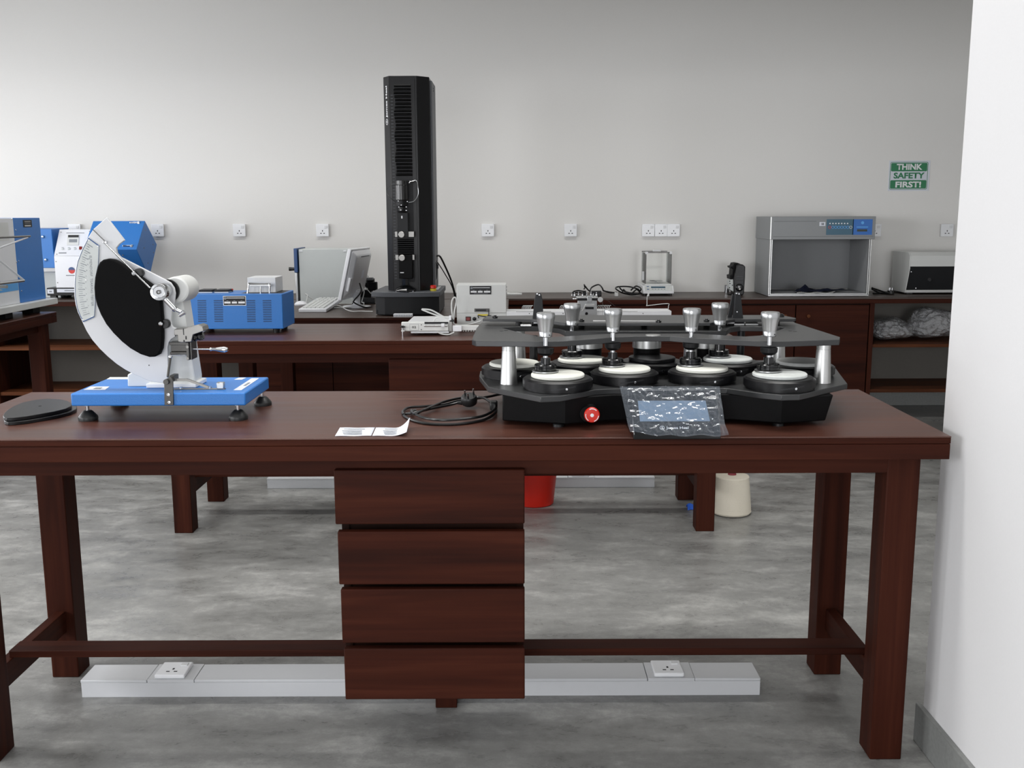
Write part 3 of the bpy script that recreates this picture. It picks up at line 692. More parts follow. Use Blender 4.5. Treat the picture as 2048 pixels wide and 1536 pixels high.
# coiled mains lead with three pin plug
def Z4(a, b): return (780 + a / 8.533, 740 + b / 8.533)
cb = thing('mains_lead', 'black coiled mains lead with an upturned three-pin plug beside the black tester', 'cable', (-.13, 2.6, T))
def cz(a, b, h): return pZ(*Z4(a, b), T + .0036 + h)
path = [cz(1150, 560, .012), cz(1000, 600, .008), cz(700, 660, .006), cz(450, 720, .004), cz(240, 760, 0), cz(330, 835, 0), cz(560, 905, 0), cz(880, 930, 0), cz(1250, 915, 0), cz(1600, 850, 0),
        cz(1790, 740, .004), cz(1800, 640, .006), cz(1700, 540, .012), cz(1560, 470, .012), cz(1250, 470, .010), cz(900, 550, .006), cz(560, 690, .012), cz(440, 750, .010), cz(360, 705, .004), cz(450, 690, .004)]
path2 = [cz(365, 690, .008), cz(400, 740, .008), cz(600, 820, .008), cz(900, 855, .008), cz(1300, 830, .008), cz(1600, 780, .008), cz(1770, 680, .010), cz(1790, 600, .012)]
path3 = [cz(230, 760, .002), cz(220, 700, .002), cz(330, 640, .002), cz(600, 620, .002), cz(900, 590, .002), cz(1200, 520, .004), cz(1600, 470, .006), cz(1850, 420, .01), cz(1960, 400, .01)]
obj('cable', TB(path, .0035, 10, 8), 'cable_black', cb)
obj('cable', TB(path2, .0035, 10, 8), 'cable_black', cb)
obj('cable', TB(path3, .0035, 10, 8), 'cable_black', cb)
pc = pZ(*Z4(1355, 520), T + .02); nrm = Vector((-.05, -.35, .92)).normalized()
pb = Vector((pc.x, pc.y, T + .006)) 
plug = obj('plug', LT(pb + Vector((0, 0, .004)), nrm, [(.016, 0), (.021, .004), (.0225, .012), (.0215, .022), (.019, .026), (0, .026)], 26), 'rubber', cb)
top = pb + Vector((0, 0, .004)) + nrm * .026
ri = Vector((1, 0, 0)); up_ = nrm.cross(ri).normalized()
for u, v, l in ((-.010, .004, .017), (-.001, -.012, .017), (.013, .008, .019)):
    a = top + ri * u + up_ * v - nrm * .002
    obj('pin', CY(a, a + nrm * l * .55, .0024, seg=10), 'rubber', plug); obj('pin_tip', CY(a + nrm * l * .55, a + nrm * l, .0024, seg=10), 'chrome', plug)
obj('strain_relief', CY(pb + Vector((-.016, -.004, .008)), cz(1150, 560, .012), .0065, .0042, 12), 'rubber', plug)
cn = cz(1780, 610, .006)
obj('connector', B(cn.x - .012, cn.x + .0085, cn.y - .02, cn.y + .02, T + .0005, T + .022), 'rubber', cb, bev=.004)

# ================================================================== multi-station abrasion tester
mt = thing('abrasion_tester', 'large black multi-station abrasion tester with silver weight knobs and a touch screen', 'testing machine', (.39, 2.68, T))
PZ0, PZ1 = .926, .940          # lower plate
UZ0, UZ1 = 1.040, 1.054        # upper plate
body = [(-.024, 2.446), (.13, 2.40), (.25, 2.446), (.55, 2.446), (.66, 2.40), (.795, 2.432), (.80, 2.88), (-.024, 2.88)]
bm = bmesh.new(); n = len(body)
lo = [bm.verts.new((x - (.016 if x > .7 else 0), y + (.004 if y < 2.5 else 0), T + .010)) for x, y in body]; hi = [bm.verts.new((x, y, PZ0)) for x, y in body]
bm.faces.new(lo); bm.faces.new(hi)
for i in range(n): bm.faces.new((lo[i], lo[(i + 1) % n], hi[(i + 1) % n], hi[i]))
bmesh.ops.recalc_face_normals(bm, faces=bm.faces)
obj('housing', bm, 'black_soft', mt, bev=.003)
for fx, fy in ((.115, 2.43), (.66, 2.43), (.10, 2.83), (.70, 2.83)):
    obj('foot', LT((fx, fy, T), (0, 0, 1), [(.014, 0), (.014, .006), (.009, .012), (0, .012)], 20), 'rubber', mt)
lpo = [(-.088, 2.743), (-.088, 2.66), (-.060, 2.485), (.068, 2.343), (.115, 2.352), (.206, 2.44), (.25, 2.452), (.515, 2.452), (.535, 2.49), (.60, 2.385), (.645, 2.355), (.69, 2.36), (.856, 2.515), (.885, 2.66), (.915, 2.803), (.80, 2.93), (.02, 2.93)]
lpo[8] = (.535, 2.452)
obj('lower_plate', PXY(lpo, PZ0, PZ1), 'charcoal', mt, bev=.0015)
# stations
stations = [((.114, 2.46), 'foam', 1), ((.291, 2.555), 'foam', 1), ((.492, 2.559), 'foam', 1), ((.666, 2.456), 'foam_blue', 1), ((.006, 2.655), 'foam', 0),
            ((.193, 2.721), 'foam', 2), ((.593, 2.721), 'foam_blue', 2), ((.778, 2.66), 'foam_grey', 0), ((.387, 2.735), None, 3)]
def knob(cx, cy, z0, parent):
    sp_ = obj('spindle', LT((cx, cy, z0 - .002), (0, 0, 1), [(.0062, 0), (.0062, .024)], 16), 'chrome', parent)
    k = obj('weight_knob', LT((cx, cy, z0 + .020), (0, 0, 1), [(.0, 0), (.0145, 0), (.0160, .0015), (.0165, .013), (.0162, .0135), (.0172, .018), (.0205, .036), (.0226, .045), (.0232, .047), (.0232, .0575), (.0215, .0605), (0, .061)], 44), 'steel', parent)
    obj('knob_grip', LT((cx, cy, z0 + .034), (0, 0, 1), [(.0168, 0), (.0178, .006), (.0211, .024), (.0229, .031)], 44), 'turned_steel', k)
    obj('set_screw', LT((cx + .009, cy - .0135, z0 + .026), (.5, -.85, 0), [(.0015, 0), (.0015, .001), (0, .001)], 8), 'ink', k)
    return k
for (sx, sy_), cloth, kind in stations:
    R = .0875 if kind in (1, 2, 0) else .088
    notch = bmesh.new()
    hold = obj('table_holder', LT((sx, sy_, PZ1 + .0005), (0, 0, 1), [(R - .006, 0), (R - .006, .006), (R, .0065), (R, .024), (R - .006, .0285), (.05, .0285), (0, .0285)], 56), 'black', mt)
    # bayonet slot and its screw on the holder's rim
    a0 = -math.pi / 2 + .12
    for k in range(10):
        a = a0 - .35 + k * .07; r_ = R + .0003
        notch_v = [(sx + r_ * math.cos(a + d), sy_ + r_ * math.sin(a + d)) for d in (0, .07)]
        z_a = PZ1 + .0085 + k * .0008; 
        vs = [notch.verts.new((x, y, z)) for (x, y), z in ((notch_v[0], z_a), (notch_v[1], z_a), (notch_v[1], z_a + .0035), (notch_v[0], z_a + .0035))]; notch.faces.new(vs)
    obj('bayonet_slot', notch, 'ink', hold)
    a = a0 + .08
    obj('rim_screw', LT((sx + R * math.cos(a), sy_ + R * math.sin(a), PZ1 + .0125), (math.cos(a), math.sin(a), 0), [(.003, -.001), (.003, .0015), (0, .0022)], 12), 'chrome', hold)
    if cloth: obj('abradant_disc', LT((sx, sy_, PZ1 + .0295), (0, 0, 1), [(.064, 0), (.0665, .002), (.0665, .007), (.064, .0095), (0, .0100)], 56), cloth, hold)
    else: obj('bare_table', LT((sx, sy_, PZ1 + .0295), (0, 0, 1), [(.062, 0), (.064, .002), (.064, .009), (.062, .0105), (0, .0105)], 56), 'black', hold)
    zt = PZ1 + .0398
    if kind in (1, 2):
        hx = sx + {0.114: -.030, .291: -.030, .492: -.028, .666: -.026, .193: -.028, .593: -.024}[sx]; hy = sy_ + (.012 if kind == 1 else .005)
        rg = obj('clamp_ring', LT((hx, hy, zt), (0, 0, 1), [(.031, 0), (.034, .0015), (.034, .004), (.028, .0045), (0, .0045)], 16), 'steel', mt)
        hd = obj('specimen_holder', LT((hx, hy, zt + .0047), (0, 0, 1), [(.0265, 0), (.028, .002), (.028, .008), (.0265, .0085), (.028, .009), (.028, .0135), (.026, .0155), (.0125, .0155), (.0120, .0305), (.006, .031), (.0055, .034)], 40), 'black_gloss', mt)
        zc = zt + .0047 + .033; hb_ = UZ0 - zc
        obj('holder_neck', LT((hx, hy, zc - .0015), (0, 0, 1), [(.0062, 0), (.0062, .006)], 14), 'chrome', hd)
        obj('bearing_bush', LT((hx, hy, zc + .0035), (0, 0, 1), [(.009, 0), (.015, .002), (.0205, .0075), (.0215, hb_ - .0040), (0, hb_ - .0038)], 12), 'black', mt)
        knob(hx, hy, UZ1 - .006, mt)
    elif kind == 3: 
        pass
# posts
def post(x, y, r0, r1, z0=PZ1):
    p = obj('support_post', LT((x, y, z0), (0, 0, 1), [(r0, 0), (r0 - .0005, .002), (r1, UZ0 - z0 - .014), (r1 - .0008, UZ0 - z0 - .0138), (r1 - .0008, UZ0 - z0 - .0128), (r1, UZ0 - z0 - .0125), (r1, UZ0 - z0)], 40), 'alu', mt)
post(-.008, 2.535, .0225, .0175); post(.797, 2.535, .0225, .0175); post(.763, 2.84, .0215, .0175); post(.505, 2.80, .0215, .0175); post(.02, 2.86, .0215, .0175)
for a in ((-.012, 2.72), (.06, 2.73), (.60, 2.84), (.655, 2.84)):
    obj('drive_rod', LT((a[0], a[1], PZ1 + (.03 if a[0] < .1 else 0)), (0, 0, 1), [(.011, 0), (.011, UZ0 - PZ1 - (.03 if a[0] < .1 else 0))], 16), 'black', mt)
for cx_, cy_ in ((.218, 2.83), (.385, 2.83), (.548, 2.83)):
    d = obj('drive_unit', LT((cx_, cy_, PZ1), (0, 0, 1), [(.038, 0), (.038, .053)], 32), 'black_soft', mt)
    obj('drive_collar', LT((cx_, cy_, PZ1 + .0535), (0, 0, 1), [(.041, 0), (.041, .045), (.0, .045)], 40), 'alu', d)
# upper plate: wings left and right, front beam and rear beam around the open middle
def zq(*pts): return [(p.x, p.y) for p in (pZ(a, b, UZ1) for a, b in pts)]
upo = zq((944, 679), (948, 668), (953, 656), (963, 645), (1000, 641), (1580, 640), (1592, 646), (1680, 674), (1679, 679.5), (1540, 683.5), (1500, 681.5), (1385, 676), (1340, 672.5), (1270, 672.5), (1228, 675), (1130, 682), (1090, 683.5), (1040, 682.8), (952, 682))
hole = zq((1004, 655.5), (1042, 665.5), (1075, 672.5), (1100, 674), (1140, 672), (1220, 667), (1390, 667), (1490, 673), (1520, 671), (1552, 662), (1570, 655.5), (1558, 653.5), (1480, 652.8), (1462, 655), (1452, 661), (1430, 662.5), (1160, 662.5), (1130, 662), (1118, 657), (1085, 652.8), (1035, 653))
obj('upper_plate', PXY(upo, UZ0, UZ1, holes=[hole]), 'charcoal', mt, bev=.0012)
for p in ((1003, 662), (1012, 661), (1580, 662), (1590, 663)):
    g = pZ(p[0], p[1], UZ1); obj('countersunk_screw', LT((g.x, g.y, UZ1), (0, 0, 1), [(.006, -.001), (.006, .0004), (0, .0004)], 14), 'ink', mt)
g = pZ(1306, 670.5, UZ1); obj('badge', LT((g.x, g.y, UZ1), (0, 0, 1), [(.020, 0), (.020, .001), (.0, .001)], 30), 'alu', mt)
# raised rear guide plate
RZ0, RZ1 = 1.066, 1.074
ro = [(p.x, p.y) for p in (pZ(a, b, RZ1) for a, b in ((965, 637.5), (1060, 638.5), (1085, 640), (1130, 646), (1420, 646), (1470, 638.5), (1590, 637.8), (1592, 636), (1562, 630), (1100, 630), (975, 632)))]
rp = obj('guide_plate', PXY(ro, RZ0, RZ1), 'charcoal', mt, bev=.0008)
for px2, py2 in ((1163, 643), (1317, 645), (1413, 643), (1563, 633), (990, 636)):
    g = pZ(px2, py2, RZ1); obj('thumb_screw', LT((g.x, g.y, RZ1), (0, 0, 1), [(.006, 0), (.008, .001), (.008, .005), (.004, .0055), (.004, .008), (0, .008)], 14), 'black_gloss', rp)
g0 = [(p.x, p.y) for p in (pZ(a, b, RZ1) for a, b in ((1186, 642.4), (1318, 643), (1318, 641.6), (1186, 641)))]
obj('guide_strip', PXY(g0, RZ1, RZ1 + .0012), 'alu', rp)
for x_ in (.02, .2, .38, .56, .76): obj('plate_spacer', LT((x_, 2.86, UZ1), (0, 0, 1), [(.009, 0), (.009, RZ0 - UZ1)], 16), 'black', rp)
# hinge tabs
for qd in (((1043, 642), (1063, 642), (1063, 649), (1041, 649)), ((1470, 641), (1488, 641), (1489, 647), (1468, 647)), ((1492, 641), (1512, 641), (1517, 647), (1491, 647))):
    p = [pZ(a, b, UZ1 + .006) for a, b in qd]; obj('hinge_tab', PXY([(v.x, v.y) for v in p], UZ1 + .0002, UZ1 + .006), 'alu', mt, bev=.001)
for ax_, ay_ in ((1067, 647), (1455, 647)):
    g = pZ(ax_, ay_, UZ1 + .006); obj('hinge_barrel', LT((g.x, g.y, UZ1 + .008), (1, 0, 0), [(.0075, 0), (.0075, .018)], 18), 'steel', mt)
# two upright lifting brackets
q = PX(2.86, (1064, 649), (1088, 649), (1085, 600), (1082, 586.5), (1072, 586.5), (1069, 600))
q[0] = (q[0][0], UZ1 + .0002); q[1] = (q[1][0], UZ1 + .0002)
bk = obj('lifting_bracket', PXZ(q, 2.855, 2.872), 'black_grey', mt, bev=.001)
q = PX(2.86, (1464, 640), (1486, 636), (1479, 585), (1469, 585)); q[0] = (q[0][0], UZ1 + .0002); q[1] = (q[1][0], UZ1 + .0002)
bk2 = obj('lifting_bracket', PXZ(q, 2.845, 2.862), 'black_grey', mt, bev=.001)
q = PX(2.87, (1452, 640), (1462, 640), (1468, 590), (1464, 588)); q[0] = (q[0][0], UZ1 + .0002); q[1] = (q[1][0], UZ1 + .0002)
obj('bracket_web', PXZ(q, 2.864, 2.874), 'black_grey', bk2, bev=.001)
for px2, py2, kk, yy in ((1074.5, 588, bk, 2.855), (1079, 590, bk, 2.855), (1474, 624, bk2, 2.845), (1473, 587, bk2, 2.845), (1478, 588, bk2, 2.845)):
    g = pY(px2, py2, yy); obj('bracket_screw', LT(g, (0, -1, 0), [(.0022, 0), (.0022, .0012), (0, .0016)], 10), 'chrome', kk)
# emergency stop
es = pY(1172, 826, 2.425)
e = obj('emergency_stop', LT((es.x + .003, 2.432, es.z), (0, -1, 0), [(.026, 0), (.026, .004), (.021, .010), (.019, .020), (0, .020)], 36), 'black_soft', mt)
m_ = pY(1187.5, 830.5, 2.385)
m_.x -= .004
obj('stop_button', LT((m_.x, 2.412, m_.z), (0, -1, 0), [(.010, 0), (.012, .010), (.0185, .016), (.0190, .024), (.017, .027), (0, .028)], 36), 'red', e)
obj('button_centre', LT((m_.x, 2.3845, m_.z), (0, -1, 0), [(.0045, 0), (.0045, .0008), (0, .0010)], 20), 'ink_white', e)
for k in range(3):
    bm = bmesh.new(); a0 = math.radians(90 + 120 * k - 42)
    pts = [(m_.x + r_ * math.cos(a0 + t), m_.z + r_ * math.sin(a0 + t)) for r_, ts in ((.0165, [i * .13 for i in range(10)]), (.0148, [i * .13 for i in range(9, -1, -1)])) for t in ts]
    obj('button_arrow', PXZ(pts, 2.3835, 2.3845 + .0015, bm), 'ink_white', e)
# touch screen console
tl, tr = pY(1243, 781, 2.335), pY(1436, 781, 2.335)
b0 = pY(1264, 866, 2.268); b1 = pY(1449, 866, 2.268)
con_l, con_r = b0.x + .001, b1.x - .004
face_b, face_t = Vector((0, 2.272, T + .016)), Vector((0, 2.338, .958))
ux = .368
sh = .0
prof = [(2.272, T + .001), (2.272, T + .016), (2.338, .958), (2.40, .958), (2.44, .93), (2.44, T + .001)]
console = obj('touch_screen_console', PYZ(prof, con_l + .003, con_r - .003), 'black_gloss', mt, bev=.003)
du = (face_t - face_b).normalized(); L_ = (face_t - face_b).length; nr = Vector((1, 0, 0)).cross(du)
def FC(u, v, d): return Vector((u, 0, 0)) + face_b + du * v + nr * d
sl, sr_ = pY(1278, 820, 2.31).x, pY(1412, 820, 2.31).x
obj('screen', prism(bmesh.new(), [[(sl, .030), (sr_ + .006, .030), (sr_, .083), (sl - .002, .083)]], FC, .0002, .0012), 'screen', console)
cxm = pY(1350, 857, 2.28).x
text('console_lettering', 'James Heal', FC(cxm + .006, .0105, .0006), (1, 0, 0), du, .0062, 'ink_white', console, w=.052)
lg = bmesh.new(); lc = (cxm - .030, .0135)
circ = lambda r_: [(lc[0] + r_ * math.cos(2 * math.pi * k / 24), lc[1] + r_ * .9 * math.sin(2 * math.pi * k / 24)) for k in range(24)]
prism(lg, [circ(.0055), circ(.0047)], FC, .0003, .0010)
prism(lg, [[(lc[0] - .0030, lc[1] - .0026), (lc[0] - .0020, lc[1] - .0026), (lc[0], lc[1] + .0018), (lc[0] + .0020, lc[1] - .0026), (lc[0] + .0030, lc[1] - .0026), (lc[0], lc[1] + .0034)]], FC, .0003, .0010)
obj('console_emblem', lg, 'ink_white', console)
# crumpled protective film over the console
from mathutils import noise
bm = bmesh.new(); NU, NV = 96, 52; g = []
for i in range(NU + 1):
    row = []
    for j in range(NV + 1):
        u, v = i / NU, j / NV
        xl = -.0 + (b0.x - .004) + (tl.x - b0.x) * v; xr = (b1.x + .004) + (tr.x - b1.x) * v
        if v < .25: xr += .006 * (1 - v / .25)
        x = xl + (xr - xl) * u; vv = -.008 + (L_ + .014) * v
        edge = min(u, 1 - u, v, 1 - v)
        if v < .2: vv += (.010 * max(0, 1 - u * 3.2) + .002 * math.sin(u * 20)) * (1 - v / .2)
        P = Vector((x * 26, v * 5, 0))
        w = noise.noise(P * 1.0) * .5 + abs(noise.noise(P * Vector((1.7, 1.4, 1)).x + Vector((5, 3, 1)))) * .9
        d = .0045 + .0052 * w + .002 * noise.noise(P * 4)
        if edge < .05: d = d * .5 + .001
        row.append(bm.verts.new(FC(x, vv, max(d, .0016))))
    g.append(row)
for i in range(NU):
    for j in range(NV): bm.faces.new((g[i][j], g[i + 1][j], g[i + 1][j + 1], g[i][j + 1]))
fl = obj('protective_film', bm, 'film', None, smooth=180, loc=(.38, 2.3, .87))
tag(fl, 'clear crumpled plastic film over the touch screen of the black tester', 'plastic film')

# ================================================================== middle bench: blue vented box tester
def Z3(a, b): return (360 + a / 5.12, 480 + b / 5.12)
bt = thing('electric_tester', 'blue vented box instrument with a white box and chrome clamp on top', 'testing machine', (-1.225, 4.52, T))
X0, X1, Yb0, Yb1, Zb0, Zb1 = -1.441, -1.012, 4.41, 4.645, .870, 1.024
obj('case', B(X0, X1, Yb0, Yb1, Zb0, Zb1), 'blue', bt, bev=.003)
for fx in (X0 + .05, X1 - .04):
    for fy in (Yb0 + .04, Yb1 - .04): obj('foot', LT((fx, fy, T), (0, 0, 1), [(.014, 0), (.016, .0195), (0, .0195)], 18), 'rubber', bt)
for xa, xb in ((178, 268), (345, 438), (681, 770), (846, 935)):
    v = bmesh.new()
    for k in range(13):
        py = 620 + k * 17.9; a, b = pY(*Z3(xa + k * .7, py), Yb0), pY(*Z3(xb + k * .5, py), Yb0)
        bx(v, a.x, b.x, Yb0 - .0006, Yb0 + .001, a.z - .0013, a.z + .0013)
    obj('vent', v, 'ink', bt)
def nameplate(parent, x0, x1, z0, z1, y, silver=True):
    p = obj('name_plate', B(x0, x1, y - .0012, y, z0, z1), 'alu' if silver else 'black', parent)
    b = .0022 if silver else .0003
    f = obj('plate_face', B(x0 + b, x1 - b, y - .0016, y - .0012, z0 + b, z1 - b), 'ink', p)
    w, h = x1 - x0, z1 - z0; y2 = y - .0016
    obj('plate_band', B((x0 + w * .15, x1 - w * .06, y2 - .0003, y2, z0 + h * .76, z0 + h * .82)), 'ink_white', p)
    obj('plate_emblem', LT((x0 + w * .09, y2, z0 + h * .76), (0, -1, 0), [(h * .14, 0), (h * .14, .0003), (0, .0003)], 18), 'ink_grey', p)
    for a, c in ((.05, .32), (.38, .60), (.66, .95)):
        obj('plate_field', B(x0 + w * a, x0 + w * c, y2 - .0003, y2, z0 + h * .22, z0 + h * .42), 'ink_white', p)
        obj('plate_caption', B(x0 + w * (a + c - .08) / 2, x0 + w * (a + c + .08) / 2, y2 - .0003, y2, z0 + h * .49, z0 + h * .53), 'ink_grey', p)
    obj('plate_caption', B(x0 + w * .2, x0 + w * .85, y2 - .0003, y2, z0 + h * .10, z0 + h * .13), 'ink_grey', p)
    return p
a, b = pY(446, 592, Yb0), pY(492.5, 611, Yb0); nameplate(bt, a.x, b.x, b.z, a.z, Yb0)
a, b = pY(494.5, 555, 4.50), pY(552, 585, 4.50)
wb = obj('white_box', B(a.x, b.x, 4.50, 4.64, Zb1 + .0005, a.z), 'white', bt, bev=.002)
obj('recess', B(a.x - .02, X1 - .012, 4.46, 4.635, Zb1 - .001, Zb1 + .0003), 'black_grey', bt)
ca = [pY(*Z3(*p), 4.47) for p in ((692, 548), (706, 445), (920, 452), (918, 548), (826, 555), (826, 460))]
bm = TB([ca[0], ca[1]], .0035, 8, 0); TB([ca[1], (ca[1] + ca[2]) / 2 + Vector((0, 0, -.002)), ca[2]], .004, 8, 0, bm); TB([ca[2], ca[3]], .0035, 8, 0, bm); TB([ca[4], ca[5]], .003, 8, 0, bm)
obj('clamp_frame', bm, 'chrome', bt)
for p in (ca[1], ca[2]): obj('clamp_nut', LT(p + Vector((0, -.004, -.002)), (0, 0, 1), [(.006, -.008), (.0065, 0), (.004, .006), (0, .006)], 10), 'chrome', bt)
obj('clamp_bar', B(ca[1].x, ca[2].x, 4.462, 4.478, ca[1].z - .013, ca[1].z - .004), 'steel', bt, bev=.001)
for xa, xb in ((200, 343), (368, 508)):
    a, b = pY(*Z3(xa, 512), 4.52), pY(*Z3(xb, 540), 4.52)
    k = obj('rocker_panel', B(a.x, b.x, 4.50, 4.58, Zb1 + .0005, a.z + .002), 'black_grey', bt, bev=.002)
    obj('panel_frame', B(a.x - .001, b.x + .001, 4.498, 4.583, Zb1 + .0002, Zb1 + .004), 'alu', k)
a = pY(*Z3(535, 508), 4.56); obj('red_knob', CY((a.x - .006, 4.56, a.z), (a.x + .004, 4.56, a.z), .0035, seg=12), 'red', bt)
obj('red_knob_stem', B(a.x - .004, a.x + .002, 4.556, 4.564, Zb1 + .0002, a.z - .002), 'gunmetal', bt)

# ------------------------------------------------------------------ white crease tester with long beam
def ZA(a, b): return (780 + a / 7.3143, 560 + b / 7.3143)
def ZB(a, b): return (1020 + a / 7.3143, 560 + b / 7.3143)
wt2 = thing('yarn_tester', 'white tabletop tester with a tall control box and a long horizontal beam', 'testing machine', (.2, 4.56, T))
Yw = 4.48
q = PX(Yw, ZA(972, 72), ZA(1702, 655)); z627 = pY(*ZA(980, 487), Yw).z
obj('control_box', B(q[0][0], q[1][0], Yw, 4.62, z627 + .0006, q[0][1]), 'offwhite', wt2, bev=.002)
lowb = obj('control_base', B(q[0][0] + .0005, q[1][0], Yw, 4.62, q[1][1] + .001, z627), 'offwhite', wt2, bev=.0015)
for fx in (q[0][0] + .02, q[1][0] - .02, .68):
    for fy in (Yw + .02, 4.60): obj('foot', LT((fx, fy, T), (0, 0, 1), [(.008, 0), (.009, q[1][1] - T + (.0005 if fx < .5 else .018)), (0, q[1][1] - T + (.0005 if fx < .5 else .018))], 14), 'rubber', wt2)
a, b = pY(*ZA(1165, 88), Yw), pY(*ZA(1482, 210), Yw); nameplate(wt2, a.x, b.x, b.z, a.z, Yw, False)
a, b = pY(*ZA(1235, 417), Yw), pY(*ZA(1455, 466), Yw)
c = obj('ribbon_port', B(a.x, b.x, Yw - .002, Yw, b.z, a.z), 'gunmetal', wt2)
obj('port_slot', B(a.x + .006, b.x - .015, Yw - .003, Yw - .002, b.z + .004, a.z - .004), 'ink', c)
a, b = pY(*ZA(1106, 535), Yw), pY(*ZA(1184, 600), Yw)
c = obj('mains_switch', B(a.x, b.x, Yw - .003, Yw, b.z, a.z), 'ink', wt2, bev=.001); obj('switch_rocker', B(a.x + .003, b.x - .003, Yw - .006, Yw - .003, b.z + .003, a.z - .003), 'red_dark', c, bev=.001)
a = pY(*ZA(1235, 568), Yw); obj('fuse_holder', LT((a.x, Yw, a.z), (0, -1, 0), [(.0085, 0), (.0085, .004), (0, .006)], 20), 'black', wt2)
a, b = pY(*ZA(1285, 498), Yw), pY(*ZA(1432, 520), Yw); obj('cable_tag', B(a.x, b.x, Yw - .008, Yw - .0065, b.z, a.z), 'yellow', wt2)
a, b = pY(*ZA(1300, 560), Yw - .01), pY(*ZA(1440, 535), Yw - .01)
obj('plug_lead', TB([a, a + Vector((-.003, 0, .012)), (a + b) / 2 + Vector((0, 0, .004)), b, b + Vector((0, .005, .03))], .0022, 8), 'cable_black', wt2)
obj('plug_boot', CY(b + Vector((-.004, 0, 0)), b + Vector((.012, 0, 0)), .007, .005, 12), 'rubber', wt2)
# beam
bt0, bt1 = pY(1343, 622, 4.48), pY(1343, 631, 4.48)
obj('beam', B(q[1][0] + .0005, bt0.x, Yw, 4.60, bt1.z + .0005, bt0.z), 'white', wt2, bev=.0015)
obj('beam_tray', PYZ([(Yw - .03, bt1.z - .020), (Yw + .02, bt1.z - .020), (Yw + .02, bt1.z), (Yw - .0005, bt1.z)], q[1][0] + .0005, bt0.x - .01), 'offwhite', wt2)
for x_ in (1058.5, 1126, 1286): g = pY(x_, 627, Yw); obj('beam_screw', LT(g, (0, -1, 0), [(.0022, 0), (.0022, .001), (0, .001)], 10), 'ink', wt2)
for xa, xb in ((1032, 1102), (1195, 1275)):
    a, b = pY(xa, 623.2, Yw), pY(xb, 624, Yw); obj('beam_slot', B(a.x, b.x, Yw - .0004, Yw + .001, a.z - .0006, a.z + .0006), 'ink', wt2)
# pins on the beam
for xs in ([1046 + 2.2 * k for k in range(9)], [1122 + 3 * k for k in range(3)], [1196 + 3.4 * k for k in range(8)]):
    pn = bmesh.new()
    for x_ in xs:
        g = pY(x_, 617, 4.57); z = bt0.z
        TB([(g.x - .006, 4.57, z), (g.x - .003, 4.57, z + .012), (g.x + .002, 4.57, z + .019), (g.x + .005, 4.57, z + .017)], .0010, 6, 3, pn)
    obj('spring_hooks', pn, 'alu', wt2)
# spindle at the right of the box
a = pY(1013, 588, 4.54); obj('output_spindle', CY((q[1][0], 4.54, a.z), (pY(1044, 588, 4.54).x, 4.54, a.z), .0055, .0045, 16), 'alu', wt2)
for k in range(3): g = pY(1013, 574 + k * 6, 4.52); obj('side_screw', LT((q[1][0], 4.52, g.z), (1, 0, 0), [(.004, 0), (.004, .003), (0, .003)], 10), 'chrome', wt2)
# carriage
a, b = pY(*ZB(990, 300), Yw - .012), pY(*ZB(1270, 510), Yw - .012)
cr = obj('carriage_plate', B(a.x, b.x, Yw - .012, Yw - .001, b.z, a.z), 'steel', wt2, bev=.0015)
c0, c1 = pY(*ZB(1100, 395), Yw - .013), pY(*ZB(1225, 428), Yw - .013); obj('plate_badge', B(c0.x, c1.x, Yw - .0135, Yw - .012, c1.z, c0.z), 'black', cr)
c0, c1 = pY(*ZB(1095, 352), Yw - .013), pY(*ZB(1235, 378), Yw - .013); obj('handle_bar', B(c0.x, c1.x, Yw - .02, Yw - .012, c1.z, c0.z), 'alu', cr, bev=.001)
obj('handle_arm', CY(pY(*ZB(1105, 370), Yw - .016), pY(*ZB(1055, 455), Yw - .018), .003, seg=10), 'alu', cr)
obj('handle_arm', CY(pY(*ZB(1010, 425), Yw - .016), pY(*ZB(1060, 420), Yw - .018), .004, .002, seg=10), 'alu', cr)
g = pY(*ZB(1118, 492), Yw - .012); obj('carriage_knob', LT(g, (0, -1, 0), [(.006, 0), (.007, .005), (.005, .008), (0, .008)], 16), 'black_gloss', cr)
hz = a.z
c0 = pY(*ZB(985, 265), Yw + .01); c1 = pY(*ZB(1285, 300), Yw + .01)
ch = obj('carriage_head', B(c0.x, c1.x, Yw - .005, Yw + .06, hz + .0005, c0.z), 'black_grey', wt2, bev=.001)
hp = obj('head_plate', B(c0.x - .004, c1.x, Yw - .008, Yw + .06, c0.z + .0005, c0.z + .006), 'alu', ch, bev=.001)
for k, x_ in enumerate((905, 940, 1000, 1060, 1120, 1180, 1215, 1260)):
    g = pY(*ZB(x_, 235), Yw + .02 + .012 * (k % 3)); r_ = .004 + .0015 * (k % 2)
    o_ = obj('head_fitting', LT((g.x, Yw + .01 + .012 * (k % 3), c0.z + .0065), (0, 0, 1), [(r_ * .7, 0), (r_, .002), (r_, .007), (r_ * .5, .009), (r_ * .5, .014 + .004 * (k % 3)), (0, .015 + .004 * (k % 3))], 12), 'chrome', ch)
for x_ in (938, 960): g = pY(*ZB(x_, 275), Yw - .01); obj('tension_screw', LT(g, (0, -1, 0), [(.005, 0), (.006, .006), (.003, .008), (0, .009)], 12), 'chrome', ch)
g = pY(*ZB(1160, 265), Yw - .01); obj('jaw', B(g.x - .010, g.x + .011, Yw - .022, Yw - .009, g.z - .018, g.z + .010), 'steel', ch, bev=.001)
g = pY(*ZB(1095, 155), Yw + .02); obj('spring_clip', B(g.x - .010, g.x + .005, Yw + .01, Yw + .02, c0.z + .012, g.z), 'black', ch)
g = pY(*ZB(1320, 285), Yw - .005)
